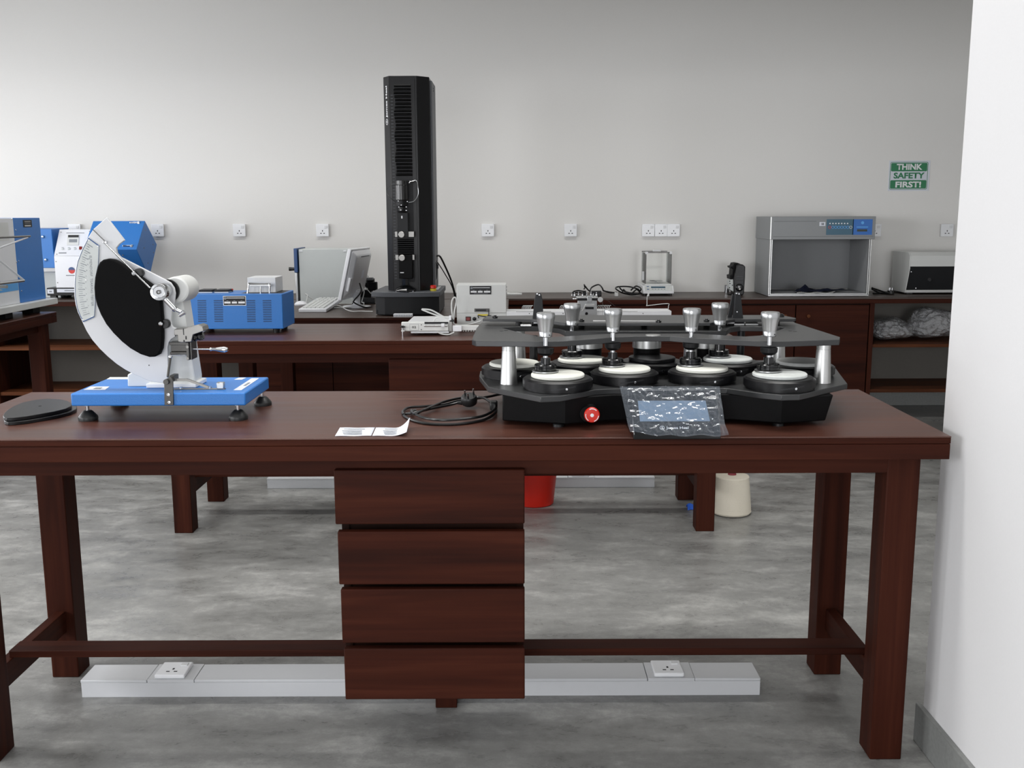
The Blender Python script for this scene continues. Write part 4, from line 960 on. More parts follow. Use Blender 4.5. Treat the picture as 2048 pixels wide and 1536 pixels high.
pul = obj('pulley', LT((g.x, Yw - .002, g.z), (0, -1, 0), [(.0115, 0), (.0115, .003), (.0095, .004), (.0095, .007), (.0115, .008), (.0115, .010), (.003, .0101), (.003, .012), (0, .012)], 26), 'alu', ch)
g2 = pY(*ZB(1348, 515), Yw - .014)
obj('thread', TB([(g.x + .0105, Yw - .008, g.z), (g.x + .0108, Yw - .01, g2.z)], .0006, 5, 0), 'gunmetal', ch)
g3 = pY(*ZB(1540, 385), Yw + .02)
obj('thread', TB([(g.x + .009, Yw - .007, g.z + .006), (g.x + .035, Yw, g.z - .006), g3], .0006, 5, 4), 'gunmetal', ch)
# wire hook standing at the beam end
ww = [pY(1336, 613 + 6, 4.53), pY(1337, 612, 4.53), pY(1335, 607, 4.53), pY(1296, 611, 4.53), pY(1294, 609, 4.53), pY(1294.5, 592, 4.53), pY(1297, 590, 4.53)]
ww[0].z = bt0.z
obj('wire_arm', TB(ww, .0016, 6, 3), 'offwhite', wt2)
obj('wire_clip', B(ww[-1].x - .004, ww[-1].x + .003, 4.526, 4.534, ww[-1].z - .005, ww[-1].z + .010), 'offwhite', wt2, bev=.001)

# ------------------------------------------------------------------ white rail unit marked 02
ru = thing('rail_unit', 'low white instrument marked 02 with white cables, left of the tall white control box', 'testing machine', (-.38, 4.36, T))
Yr = 4.30
a, b = pY(*ZA(165, 618), Yr), pY(*ZA(860, 750), Yr)
zb_, zt_ = b.z, pY(*ZA(500, 615), Yr).z
obj('front_rail', B(a.x, b.x, Yr, Yr + .02, zb_, zt_), 'offwhite', ru, bev=.004, seg=3)
tb = pZ(*ZA(345, 530), zt_ - .004)
obj('deck', PXY([(pZ(*ZA(255, 612), zt_ - .004).x, Yr + .0205), (b.x, Yr + .0205), (pZ(*ZA(885, 530), zt_ - .004).x, tb.y), (tb.x, tb.y)], zb_ + .002, zt_ - .004), 'white', ru, bev=.002)
obj('underside', B(a.x + .04, b.x, Yr + .004, Yr + .14, zb_ - .008, zb_ - .0005), 'steel', ru)
c0, c1 = pY(*ZA(287, 645), Yr), pY(*ZA(418, 735), Yr)
lb = obj('number_label', B(c0.x, c1.x, Yr - .0007, Yr, c1.z, c0.z), 'offwhite', ru)
obj('label_frame', PXZ([(c0.x, c1.z), (c1.x, c1.z), (c1.x, c0.z), (c0.x, c0.z)], Yr - .001, Yr - .0007, holes=[[(c0.x + .0008, c1.z + .0008), (c1.x - .0008, c1.z + .0008), (c1.x - .0008, c0.z - .0008), (c0.x + .0008, c0.z - .0008)]]), 'ink_grey', lb)
text('label_number', '02', ((c0.x + c1.x) / 2, Yr - .0008, (c0.z + c1.z) / 2 - .0045), (1, 0, 0), (0, 0, 1), .009, 'ink', lb, w=.018, bold=.02)
c0, c1 = pY(*ZA(505, 610), Yr), pY(*ZA(850, 642), Yr); obj('rail_slot', B(c0.x, c1.x, Yr - .001, Yr + .001, c1.z, c0.z - .001), 'ink', ru)
c0, c1 = pY(*ZA(500, 650), Yr), pY(*ZA(840, 684), Yr); obj('rail_tube', CY((c0.x, Yr - .001, (c0.z + c1.z) / 2), (c1.x, Yr - .001, (c0.z + c1.z) / 2), .0045, seg=14), 'alu', ru)
c0, c1 = pY(*ZA(750, 635), Yr - .006), pY(*ZA(800, 683), Yr - .006); obj('slider', B(c0.x, c1.x, Yr - .010, Yr - .0055, c1.z, c0.z), 'white_gloss', ru, bev=.001)
for yy in (655, 725): g = pY(*ZA(458, yy), Yr); obj('rail_screw', LT(g, (0, -1, 0), [(.0022, 0), (.0022, .001), (0, .0014)], 10), 'ink', ru)
c0, c1 = pY(*ZA(862, 618), Yr), pY(*ZA(913, 750), Yr); obj('latch_block', B(c0.x, c1.x - .0005, Yr - .003, Yr + .02, c1.z, c0.z), 'nickel', ru, bev=.001)
c0, c1 = pY(*ZA(915, 672), Yr), pY(*ZA(1050, 752), Yr); obj('end_block', B(c0.x, c1.x, Yr, Yr + .03, c1.z, c0.z), 'white_gloss', ru, bev=.0015)
c0, c1 = pY(*ZA(1051, 670), Yr + .01), pY(*ZA(1300, 735), Yr + .01); obj('extension_rail', B(c0.x, c1.x, Yr + .01, Yr + .04, c1.z, c0.z), 'offwhite', ru, bev=.001)
tb_ = bmesh.new()
for k in range(5):
    g = pY(*ZA(1080 + k * 38, 740), Yr + .02); bx(tb_, g.x - .004, g.x, Yr + .015, Yr + .03, c1.z - .006, c1.z)
obj('rail_teeth', tb_, 'offwhite', ru)
g = pY(*ZA(185, 700), Yr - .006)
obj('height_knob', LT((g.x, Yr - .006, g.z), (0, 0, 1), [(.004, 0), (.012, .003), (.012, .006), (.004, .010), (0, .010)], 18), 'black_gloss', ru)
sg_ = bmesh.new(); CY((g.x, Yr - .006, T), (g.x, Yr - .006, g.z), .0035, seg=12, bm=sg_); obj('levelling_screw', sg_, 'chrome', ru)
obj('screw_lug', B(g.x - .006, g.x + .008, Yr - .012, Yr, zb_ + .001, zb_ + .006), 'offwhite', ru)
for fx in (a.x + .06, b.x - .03): obj('foot', LT((fx, Yr + .10, T), (0, 0, 1), [(.008, 0), (.008, zb_ - .008 - T)], 12), 'rubber', ru)
def wire(pts, Y, r=.004, dz=None): return [pY(*ZA(*p), (Y if not isinstance(Y, list) else Y[i])) for i, p in enumerate(pts)]
obj('cable', TB(wire([(840, 552), (700, 520), (560, 470), (470, 432), (500, 428), (600, 440), (700, 490), (800, 545), (880, 560)], 4.40), .0035, 8, 6), 'cable_white', ru)
obj('cable', TB(wire([(640, 600), (660, 565), (720, 545), (820, 545), (880, 560)], 4.36), .0028, 8, 6), 'cable_white', ru)
obj('cable', TB(wire([(930, 600), (905, 450), (905, 320), (935, 258), (965, 270), (968, 340), (945, 450), (935, 560), (925, 600), (960, 655), (1130, 655), (1300, 610), (1330, 590)], 4.42), .0034, 8, 6), 'cable_white', ru)
obj('cable', TB(wire([(690, 757), (760, 790), (860, 797), (940, 765)], 4.30), .0032, 8, 6), 'cable_white', ru)
g = pY(*ZA(885, 560), 4.36); obj('plug', B(g.x - .006, g.x + .004, 4.355, 4.37, g.z - .008, g.z + .012), 'white_gloss', ru, bev=.001)
g = pY(*ZA(915, 590), 4.36); obj('cable_clamp', LT((g.x, 4.355, g.z), (0, -1, 0), [(.006, 0), (.007, .006), (0, .008)], 12), 'rubber', ru)

# ================================================================== rear bench: tall black tensile tester
def Z4b(a, b): return (660 + a / 8.5333, 490 + b / 8.5333)
C = .82
tn = thing('tensile_tester', 'tall black column tensile tester on a wide dark base', 'testing machine', (-.58, 5.7, C))
def front(Y, *pts): return [pY(*p, Y).x for p in pts]
fl, fr_ = front(5.47, (770, 610), (847, 610))
ol, or_ = front(5.51, (751.5, 610), (878.5, 610))
b_o = [(fl, 5.46), (fr_, 5.46), (or_, 5.51), (or_, 5.95), (ol, 5.95), (ol, 5.51)]
obj('base_cabinet', PXY(b_o, C + .006, .9235), 'black_grey', tn, bev=.0015)
for x_ in (ol + .03, or_ - .03):
    for y_ in (5.54, 5.92): obj('foot', LT((x_, y_, C), (0, 0, 1), [(.016, 0), (.016, .0062)], 16), 'rubber', tn)
cfl, cfr = front(5.44, (765, 590), (849, 590)); col_, cor_ = front(5.46, (742, 586), (880, 586))
_pf = [(cfl, 5.435), (cfr, 5.435), (cor_, 5.455), (cor_ + .02, 5.93), (col_, 5.93), (col_, 5.50), ]
plat = obj('base_platform', PXY([(cfl, 5.435), (cfr, 5.435), (cor_, 5.455), (cor_, 5.93), (col_ + .02, 5.93), (col_, 5.465)], .924, .952), 'slate', tn, bev=.003)
xL, xR = front(5.55, (779.5, 580), (838, 580))
c0 = -.664; 
cl0 = -.686; cr1 = -.440; f0 = -.650; f1 = -.502
octo = [(f0, 5.52), (f1, 5.52), (cr1, 5.575), (cr1, 5.86), (cl0 + .02, 5.88), (cl0, 5.575)]
ZT = 2.095
rc0, rc1 = -.624, -.532
obj('column_shell', PXY(octo, .9525, ZT), 'black', tn, bev=.002)
obj('side_cover', B(cr1 + .0005, cr1 + .012, 5.60, 5.85, .9525, ZT - .015), 'slate', tn, bev=.001)
obj('front_recess', B(rc0, rc1, 5.5185, 5.5202, 1.0, 2.04), 'ink', tn)
rb = bmesh.new(); zz0 = pY(805, 352, 5.52).z; zz1 = pY(805, 167, 5.52).z; nrb = 26
for k in range(nrb):
    z = zz0 + (zz1 - zz0) * k / nrb; h = (zz1 - zz0) / nrb
    prism(rb, [[(5.519, z), (5.508, z + h * .35), (5.519, z + h * .8)]], FYZ, rc0 + .002 + .004 * math.sin(k), rc1 - .002)
obj('bellows', rb, 'black_soft', tn)
rb = bmesh.new(); zl, zh = pY(805, 510, 5.52).z, pY(805, 476, 5.52).z
for k in range(8):
    z = zl + (zh - zl) * k / 8; h = (zh - zl) / 8
    prism(rb, [[(5.519, z), (5.510, z + h * .35), (5.519, z + h * .8)]], FYZ, rc0 + .002, rc1 - .002)
obj('lower_bellows', rb, 'black_soft', tn)
tk = bmesh.new()
for k in range(60):
    z = 1.02 + k * .0165; bx(tk, rc0 - .019, rc0 - .006, 5.519, 5.5202, z, z + .003)
obj('ruler_marks', tk, 'slate', tn)
for z in (1.2, 1.6): obj('panel_seam', B(f1 - .012, f1 - .011, 5.519, 5.5203, .96, 2.08), 'slate', tn)
# lettering up the left chamfer
e1 = Vector((f0 - cl0, 5.52 - 5.575, 0)).normalized(); nn = Vector((e1.y, -e1.x, 0)) 
lx = (f0 + cl0) / 2; ly = (5.52 + 5.575) / 2
zc_ = pY(774, 203, 5.55).z
text('lettering', 'James Heal', (lx + e1.x * .008 + nn.x * .0006, ly + e1.y * .008 + nn.y * .0006, zc_), (0, 0, 1), -e1, .015, 'ink_white', tn, w=.165, bold=.03, th=.0006)
fm = lambda u, v, d: Vector((lx, ly, pY(774, 244, 5.55).z)) + e1 * u + Vector((0, 0, v)) + nn * d
c_ = lambda r_: [(r_ * math.cos(2 * math.pi * k / 24), r_ * 1.3 * math.sin(2 * math.pi * k / 24)) for k in range(24)]
eb = prism(bmesh.new(), [c_(.0125), c_(.0105)], fm, .0002, .001)
prism(eb, [[(.007, -.008), (.007, -.004), (-.002, 0), (.007, .004), (.007, .008), (-.008, 0)]], fm, .0002, .001)
obj('emblem', eb, 'ink_white', tn)
for p in ((852, 177), (858, 182)): g = pY(*p, 5.7); obj('side_screw', LT((cr1 + .012, 5.7, g.z), (1, 0, 0), [(.004, 0), (.004, .002), (0, .002)], 10), 'ink', tn)
# load cell and grips, in front of the column
Yg = 5.475
def gx(px): return pY(px, 450, Yg).x
def gz(py): return pY(806, py, Yg).z
mx_ = gx(804.5)
lc_ = obj('load_cell', LT((mx_, Yg, gz(401)), (0, 0, 1), [(.030, 0), (.034, .004), (.034, gz(371) - gz(401)), (.030, gz(370) - gz(401)), (.030, gz(361.5) - gz(401)), (0, gz(361.5) - gz(401))], 36), 'black_gloss', tn)
obj('crosshead_arm', B(mx_ - .022, mx_ + .022, Yg + .033, 5.5195, gz(398), gz(368)), 'black', lc_)
ad = obj('grip_adapter', LT((mx_, Yg, gz(425.5)), (0, 0, 1), [(.024, 0), (.026, .006), (.018, .010), (.018, .030), (.028, .036), (.030, gz(401.5) - gz(425.5)), (0, gz(401.5) - gz(425.5))], 32), 'black', tn)
for px, py in ((798, 414), (802, 420), (803, 410), (813, 414), (813, 421), (797, 402), (815, 403)): g = pY(px, py, Yg - .024); obj('adapter_bolt', LT(g + Vector((0, -.004, 0)), (0, -1, 0), [(.003, -.004), (.003, .002), (0, .003)], 10), 'chrome', ad)
def jaws(za, zb, name):
    return 0
gu = obj('upper_grip', B(gx(795), gx(817), Yg - .025, Yg + .03, gz(474), gz(426)), 'black_grey', tn, bev=.002)
gl_ = obj('lower_grip', B(gx(796.5), gx(824), Yg - .02, Yg + .03, gz(557), gz(509.5)), 'black_soft', tn, bev=.003)
for g_, ya, yb2 in ((gu, 463, 474), (gl_, 509.5, 520)):
    obj('jaw_face', B(gx(790), gx(796), Yg - .012, Yg + .02, gz(yb2), gz(ya)), 'nickel', g_, bev=.001)
    obj('jaw_face', B(gx(816), gx(828), Yg - .010, Yg + .02, gz(yb2), gz(ya)), 'nickel', g_, bev=.001)
    obj('jaw_knob', LT((gx(803.8), Yg - .026, gz((ya + yb2) / 2 - (-.5))), (0, -1, 0), [(.013, 0), (.017, .002), (.017, .012), (.015, .014), (0, .014)], 30), 'nickel', g_)
g = pY(803.5, 434, Yg - .026); obj('grip_tag', B(g.x - .003, g.x + .004, Yg - .0265, Yg - .0252, g.z - .008, g.z + .006), 'ink_white', gu)
g = pY(804, 545.5, Yg - .021); obj('grip_tag', B(g.x - .010, g.x + .010, Yg - .0215, Yg - .0203, g.z - .002, g.z + .003), 'ink_white', gl_)
st = obj('lower_mount', LT((gx(807), Yg + .01, .9522), (0, 0, 1), [(.062, 0), (.062, .004), (.050, .018), (.026, .030), (.018, .034), (.018, gz(557.5) - .9522), (0, gz(557.5) - .9522)], 6), 'black_gloss', tn)
for px in (793, 800, 826): g = pY(px, 581, 5.45); obj('mount_bolt', LT((g.x, 5.448, .9522), (0, 0, 1), [(.005, 0), (.005, .006), (0, .008)], 12), 'chrome', tn)
obj('sensor_wire', TB([pY(783, 369, Yg - .01), pY(774, 378, Yg - .02), pY(773, 385, Yg - .02), pY(780, 395, Yg - .03), pY(792, 405, Yg - .025)], .0012, 6), 'cable_black', lc_)
obj('sensor_wire', TB([pY(792, 368, Yg - .036), pY(783, 369, Yg - .01)], .0012, 6, 0), 'cable_black', lc_)
obj('sensor_wire', TB([pY(818, 366, Yg - .03), pY(832, 361, Yg - .02), pY(836, 375, Yg - .03), pY(836, 390, Yg - .03), pY(828, 402, Yg - .03), pY(817, 405, Yg - .025)], .0018, 6), 'steel', lc_)
g = pY(822, 364, Yg - .03); obj('wire_connector', CY(g + Vector((-.006, 0, 0)), g + Vector((.016, 0, .004)), .005, .003, 10), 'chrome', lc_)
# stop button on the platform
g = pY(866, 578, 5.5)
sb_ = obj('button_base', LT((g.x, 5.52, .9522), (0, 0, 1), [(.017, 0), (.017, .012), (0, .012)], 24), 'yellow', tn)
obj('stop_button', LT((g.x, 5.52, .9645), (0, 0, 1), [(.012, 0), (.0165, .003), (.0165, .014), (.014, .018), (0, .019)], 24), 'red', sb_)
obj('control_strip', B(cor_ - .06, cor_ - .02, 5.6, 5.85, .9522, .9532), 'grey_panel', tn)
obj('vent_grille', B(*( [ol + .006, fl - .004, 5.4985, 5.4999, C + .01, C + .03] )), 'ink', tn)
# black leads falling from the column to behind the white control box
ld = [pY(868, 512, 5.75), pY(880, 513, 5.8), pY(890, 532, 5.9), pY(904, 566, 6.0), pY(915, 592, 6.05)]
ld[0].x = cr1 + .013; ld[0].y = 5.76; ld[-1].z = C + .005
obj('power_lead', TB(ld, .0055, 8), 'cable_black', tn)
ld = [pY(868, 522, 5.75), pY(876, 526, 5.8), pY(890, 548, 5.9), pY(905, 576, 6.0), pY(912, 592, 6.02)]; ld[0].x = cr1 + .013; ld[0].y = 5.72; ld[-1].z = C + .004
obj('data_lead', TB(ld, .003, 8), 'cable_black', tn)
ld = [pY(868, 525, 5.7), pY(874, 530, 5.72), pY(873, 555, 5.70), pY(871, 572, 5.66)]; ld[0].x = cr1 + .013; ld[0].y = 5.68
obj('button_lead', TB(ld, .0028, 8), 'cable_black', tn)
g = pY(874, 533, 5.72); obj('ferrite', CY(g + Vector((0, 0, -.012)), g + Vector((0, 0, .012)), .009, seg=14), 'rubber', tn)

# terminal block in front of its base
g0, g1 = pY(787, 626, 5.405), pY(825, 633, 5.405)
tbk = obj('terminal_block', B(g0.x, g1.x, 5.40, 5.43, C, C + .017), 'white_gloss', None, bev=.002, loc=((g0.x + g1.x) / 2, 5.41, C))
tag(tbk, 'small white ribbed block lying before the base of the black column tester', 'connector block')
rbm = bmesh.new()
for k in range(11): x_ = g0.x + .006 + k * (g1.x - g0.x - .012) / 10; bx(rbm, x_ - .001, x_ + .001, 5.3985, 5.4, C + .004, C + .014)
obj('slots', rbm, 'ink_grey', tbk)

# ------------------------------------------------------------------ monitor seen from behind
mo = thing('computer_monitor', 'white flat computer monitor turned away, leaning left of the black column tester', 'monitor', (-.905, 5.86, C))
ang = math.radians(-99); tilt = math.radians(13.5)
base_mid = pY(675, 600, 5.82)
Rz = Matrix.Rotation(ang, 3, 'Z'); Rx = Matrix.Rotation(tilt, 3, 'X')
def MO(u, v, d):
    # u along width, v up the screen, d depth away from the screen face
    p = Rx @ Vector((u, 0, v)); p = Vector((u, -(-d) * math.cos(tilt), v * math.cos(tilt) - d * math.sin(tilt) * 1.0)); 
    p.y = d * math.cos(tilt) + v * math.sin(tilt)
    return Vector((base_mid.x, base_mid.y, base_mid.z)) + Rz @ p
# near edge of the screen is u = 0, far edge u = -.38 (turned towards the back wall)
W_, Hh = .37, .305
def mprism(name, loop, d0, d1, mat, par, **k): return obj(name, prism(bmesh.new(), [loop], MO, d0, d1), mat, par, **k)
mprism('bezel', [(0, 0), (-W_, 0), (-W_, Hh), (0, Hh)], 0, .022, 'white_gloss', mo, bev=.004, seg=3)
mprism('display_glass', [(-.015, .015), (-W_ + .015, .015), (-W_ + .015, Hh - .015), (-.015, Hh - .015)], -.0008, .0005, 'black_gloss', mo)
bmk = bmesh.new(); l0 = [(-.008, .006), (-W_ + .008, .006), (-W_ + .008, Hh - .006), (-.008, Hh - .006)]; l1 = [(-.04, .05), (-W_ + .04, .05), (-W_ + .04, Hh - .035), (-.04, Hh - .035)]
va = [bmk.verts.new(MO(u, v, .0225)) for u, v in l0]; vb = [bmk.verts.new(MO(u, v, .052)) for u, v in l1]
bmk.faces.new(va); bmk.faces.new(vb)
for i in range(4): bmk.faces.new((va[i], va[(i + 1) % 4], vb[(i + 1) % 4], vb[i]))
bmesh.ops.recalc_face_normals(bmk, faces=bmk.faces)
obj('back_shell', bmk, 'white_gloss', mo, bev=.01, seg=4)
mprism('vent_slot', [(-.12, .262), (-.28, .262), (-.28, .268), (-.12, .268)], .0525, .0535, 'ink_grey', mo)
mprism('rating_label', [(-.24, .13), (-.20, .13), (-.20, .18), (-.24, .18)], .0525, .0533, 'paper', mo)
mprism('side_cover', [(-.012, .06), (-.045, .06), (-.045, .14), (-.012, .14)], .034, .05, 'white_gloss', mo, bev=.003)
hp_ = MO(-W_ / 2, .05, .05)
sb0 = Vector((hp_.x - .004, hp_.y, C))
obj('stand_base', LT(sb0, (0, 0, 1), [(.085, 0), (.088, .003), (.080, .008), (.03, .014), (.022, .02), (0, .02)], 40), 'white_gloss', mo)
obj('stand_neck', LT(sb0 + Vector((0, 0, .018)), (hp_ - sb0 - Vector((0, 0, .0))), [(.021, 0), (.021, (hp_ - sb0).length * .55), (.03, (hp_ - sb0).length * .8), (.026, (hp_ - sb0).length - .01), (0, (hp_ - sb0).length - .008)], 24), 'white_gloss', mo)
obj('cable', TB([hp_ + Vector((.02, -.02, .05)), hp_ + Vector((.03, -.04, -.0)), hp_ + Vector((-.01, -.06, -.05)), sb0 + Vector((0, -.07, .03)), sb0 + Vector((.06, -.08, .006)), sb0 + Vector((.09, -.03, .006))], .0045, 8), 'cable_black', mo)
obj('cable', TB([hp_ + Vector((.02, -.01, .04)), hp_ + Vector((.045, -.02, 0)), hp_ + Vector((.03, -.02, -.06)), sb0 + Vector((.05, -.05, .03)), sb0 + Vector((.03, -.07, .006)), sb0 + Vector((-.12, -.10, .006))], .003, 8), 'cable_white', mo)

# ------------------------------------------------------------------ keyboard
kz = C + .03
kq = [pZ(*p, z_) for p, z_ in (((597, 620.5), C + .012), ((650, 624.5), C + .012), ((684, 600), C + .034), ((640, 597), C + .034))]
A0, A1, A3 = kq[0], kq[1], kq[3]
kb_c = (kq[0] + kq[2]) / 2
e_l = (A3 - A0); e_l.z = 0; Lk = e_l.length; e_l.normalize(); 
e_w = Vector((e_l.y, -e_l.x, 0)); Wk = .16
Lk = .44; O_ = Vector((A0.x, A0.y, C))
# the far end rests on the folded stand so the board slopes up
def KB(u, v, d): return O_ + e_l * u + e_w * v + Vector((0, 0, .006 + d + u * .055))
kbd = thing('keyboard', 'white computer keyboard in front of the monitor', 'keyboard', (kb_c.x, kb_c.y, C))
kbt = obj('keyboard_body', prism(bmesh.new(), [[(0, 0), (Lk, 0), (Lk, Wk), (0, Wk)]], KB, -.006, .014), 'white_gloss', kbd, bev=.004)
kk = bmesh.new()
for i in range(20):
    for j in range(5):
        if i in (14, 18): continue
        u, v = .018 + i * .0205, .02 + j * .025; prism(kk, [[(u, v), (u + .017, v), (u + .017, v + .021), (u, v + .021)]], KB, .0142, .021)
obj('keys', kk, 'offwhite', kbd)
obj('keyboard_cord', TB([KB(.2, Wk, .004), KB(.22, Wk + .03, -.002) , Vector((-.93, 5.72, C + .004)), Vector((-.86, 5.70, C + .004)), Vector((-.79, 5.68, C + .004))], .0025, 8), 'cable_white', kbd)

# ------------------------------------------------------------------ pale grey panel cabinet behind the keyboard
gc = thing('instrument_cabinet', 'pale grey steel cabinet with a navy strip and chrome rail at its left edge', 'cabinet', (-1.12, 6.2, C))
Yc = 6.25
q = PX(Yc, (597, 498.5), (697, 498.5)); 
obj('side_panel', B(q[0][0], q[1][0] + .02, Yc, 6.51, C, q[0][1]), 'grey_panel', gc, bev=.002)
s0, s1 = pY(587, 497, Yc - .01), pY(595.5, 545, Yc - .01)
obj('navy_front', B(s0.x, s1.x, Yc - .012, 6.50, s1.z, s0.z), 'blue_dark', gc, bev=.0015)
r_0, r_1 = pY(590.5, 546, Yc), pY(595, 546, Yc)
obj('chrome_rail', B(r_0.x, r_1.x, Yc - .004, Yc + .02, C, s1.z - .001), 'steel', gc, bev=.002)
obj('inner_frame', B(r_0.x + .002, q[0][0] - .0005, Yc + .02, 6.50, C, s1.z - .001), 'grey_dark', gc)
g = pY(582, 538, Yc + .05); obj('door_knob', CY((s0.x, Yc + .05, g.z), (g.x - .012, Yc + .05, g.z), .009, .012, 18), 'black_gloss', gc)
for p in ((602, 502), (690, 502)): g = pY(*p, Yc); obj('lid_clip', B(g.x - .010, g.x + .010, Yc - .003, Yc, g.z - .003, g.z + .004), 'white_gloss', gc)

# mouse with white lead
ms = thing('computer_mouse', 'small white mouse with a tangled lead beside the grey cabinet', 'mouse', (-1.2, 5.95, C))
g = Vector((-1.29, 6.12, C))
mb = LT((g.x, g.y, C), (0, 0, 1), [(.030, 0), (.032, .008), (.024, .020), (.010, .027), (0, .028)], 24); bmesh.ops.scale(mb, verts=mb.verts, vec=(1.3, .85, 1), space=Matrix.Translation((-g.x, -g.y, 0)))
obj('mouse_shell', mb, 'white_gloss', ms)
obj('mouse_cord', TB([Vector((g.x + .03, g.y, C + .01)), pY(615, 592, 6.14), pY(611, 588, 6.15), pY(618, 594, 6.17), pY(628, 600, 6.18), Vector((-1.20, 6.20, C + .004))], .003, 8), 'cable_white', ms)

# adapters and black leads behind the monitor
ap = thing('power_strip', 'heap of black power adapters and leads between the monitor and the black base', 'power adapters', (-.86, 6.1, C))
def Zm(a, b): return (660 + a / 8.5333, 490 + b / 8.5333)
for nm2, (xa, ya, xb, yb3), y0, y1, mt2 in (('adapter_box', (480, 620, 700, 930), 6.28, 6.38, 'black_matt'), ('adapter_box', (560, 580, 735, 690), 6.27, 6.35, 'black_matt'),
        ('adapter_box', (640, 640, 790, 780), 6.24, 6.31, 'black_matt'), ('adapter_box', (460, 900, 760, 1010), 6.25, 6.31, 'black_grey'), ('socket_strip', (545, 735, 640, 770), 6.22, 6.235, 'cable_white')):
    a, b = pY(*Zm(xa, ya), y0), pY(*Zm(xb, yb3), y0); obj(nm2, B(a.x, b.x, y0, y1, max(b.z, C + .001), a.z), mt2, ap, bev=.004)
a, b = pY(*Zm(600, 560), 6.22), pY(*Zm(730, 605), 6.22); obj('adapter_top', B(a.x, b.x, 6.22, 6.265, b.z, a.z), 'grey_dark', ap, bev=.003)
for pts, r_, mt2 in ((((585, 315), (610, 380), (575, 470), (590, 520), (620, 560)), .005, 'cable_black'), (((545, 470), (590, 560), (630, 640)), .004, 'cable_black'), (((610, 500), (650, 540), (660, 560)), .004, 'cable_white'),
        (((510, 590), (570, 590), (630, 640)), .003, 'cable_white'), (((510, 650), (600, 720), (700, 830)), .003, 'cable_white'), (((380, 1060), (560, 1050), (780, 1085)), .004, 'cable_black'), (((30, 1100), (300, 1120), (560, 1060), (700, 1030), (790, 1060)), .0028, 'cable_white'), (((500, 700), (530, 800), (470, 900), (440, 930)), .003, 'cable_white')):
    P_ = [pY(*Zm(*p), 6.20) for p in pts]
    for v in P_: v.z = max(v.z, C + r_)
    obj('lead', TB(P_, r_, 8, 5), mt2, ap)

# ================================================================== left bench: blue and white cabinet tester
XM = -2.55
cm = thing('pilling_cabinet', 'big white and blue cabinet tester with open chrome frames at the left frame edge', 'testing machine', (-2.8, 4.9, T))
z0_, z1_ = .921, 1.356
obj('cabinet_body', B(-3.12, XM, 4.35, 5.1865, z0_, z1_), 'white_gloss', cm, bev=.002)
obj('blue_end_cover', B(-3.12, XM + .001, 5.187, 5.478, z0_, z1_ + .001), 'blue', cm, bev=.002)
obj('base_tray', B(-3.16, -2.505, 4.25, 5.52, .889, .9205), 'offwhite', cm, bev=.002)
for y_ in (4.4, 5.10, 5.40):
    for x_ in (-3.05, -2.60): obj('foot', B(x_ - .03, x_ + .03, y_ - .04, y_ + .04, T, .8885), 'black_soft', cm, bev=.002)
a, b = pX(45, 440, XM), pX(63.5, 454, XM)
npl = obj('rating_plate', B(XM + .001, XM + .0022, a.y, b.y, b.z, a.z), 'ink', cm)
for k, c in ((.15, 'nickel'), (.40, 'grey_dark'), (.72, 'offwhite')):
    zz_ = a.z + (b.z - a.z) * k; obj('plate_line', B(XM + .0022, XM + .0028, a.y + .015, b.y - .015, zz_ - .006, zz_), c, npl)
a, b = pX(1, 567, XM), pX(38, 580, XM); obj('light_blue_band', B(XM, XM + .0012, 4.4, 5.180, b.z, a.z), 'lightblue', cm)
for p in ((31, 460), (24, 438), (37, 522), (33, 524), (43, 582), (40, 606)): g = pX(*p, XM + .001); obj('panel_screw', LT(g, (1, 0, 0), [(.004, 0), (.004, .0015), (0, .003)], 10), 'chrome', cm)
XF = -2.44
def fx(*p): return pX(*p, XF)
f1_ = [fx(-40, 485), fx(60, 473.5), fx(50, 475.5), fx(-40, 506)]
for k, (pa, pb, mm, w_) in enumerate((((-45, 477), (60, 472.5), 'nickel', .010), ((55, 475), (-45, 512), 'white_gloss', .009), ((-30, 497), (47, 560), 'white_gloss', .010), ((47, 561), (-45, 572), 'alu', .016))):
    A, Bp = fx(*pa), fx(*pb)
    obj('frame_bar', TB([A, Bp], w_ / 2, 8, 0), mm, cm)
for yy in (4.72, 4.85): obj('frame_hinge', CY((XM, yy, 1.27 if yy < 4.8 else 1.03), (XF, yy, 1.27 if yy < 4.8 else 1.03), .008, seg=12), 'steel', cm)
pa_ = [(fx(-45, 480)), fx(58, 474.5), fx(-45, 510)]
obj('inner_window', PYZ([(4.45, 1.09), (4.93, 1.245), (5.13, 1.245), (5.13, 1.335), (4.45, 1.335)], XM, XM + .0012), 'offwhite', cm)
obj('inner_window', PYZ([(4.45, 1.0), (5.02, 1.0), (4.6, 1.13), (4.45, 1.14)], XM, XM + .0014), 'grey_panel', cm)

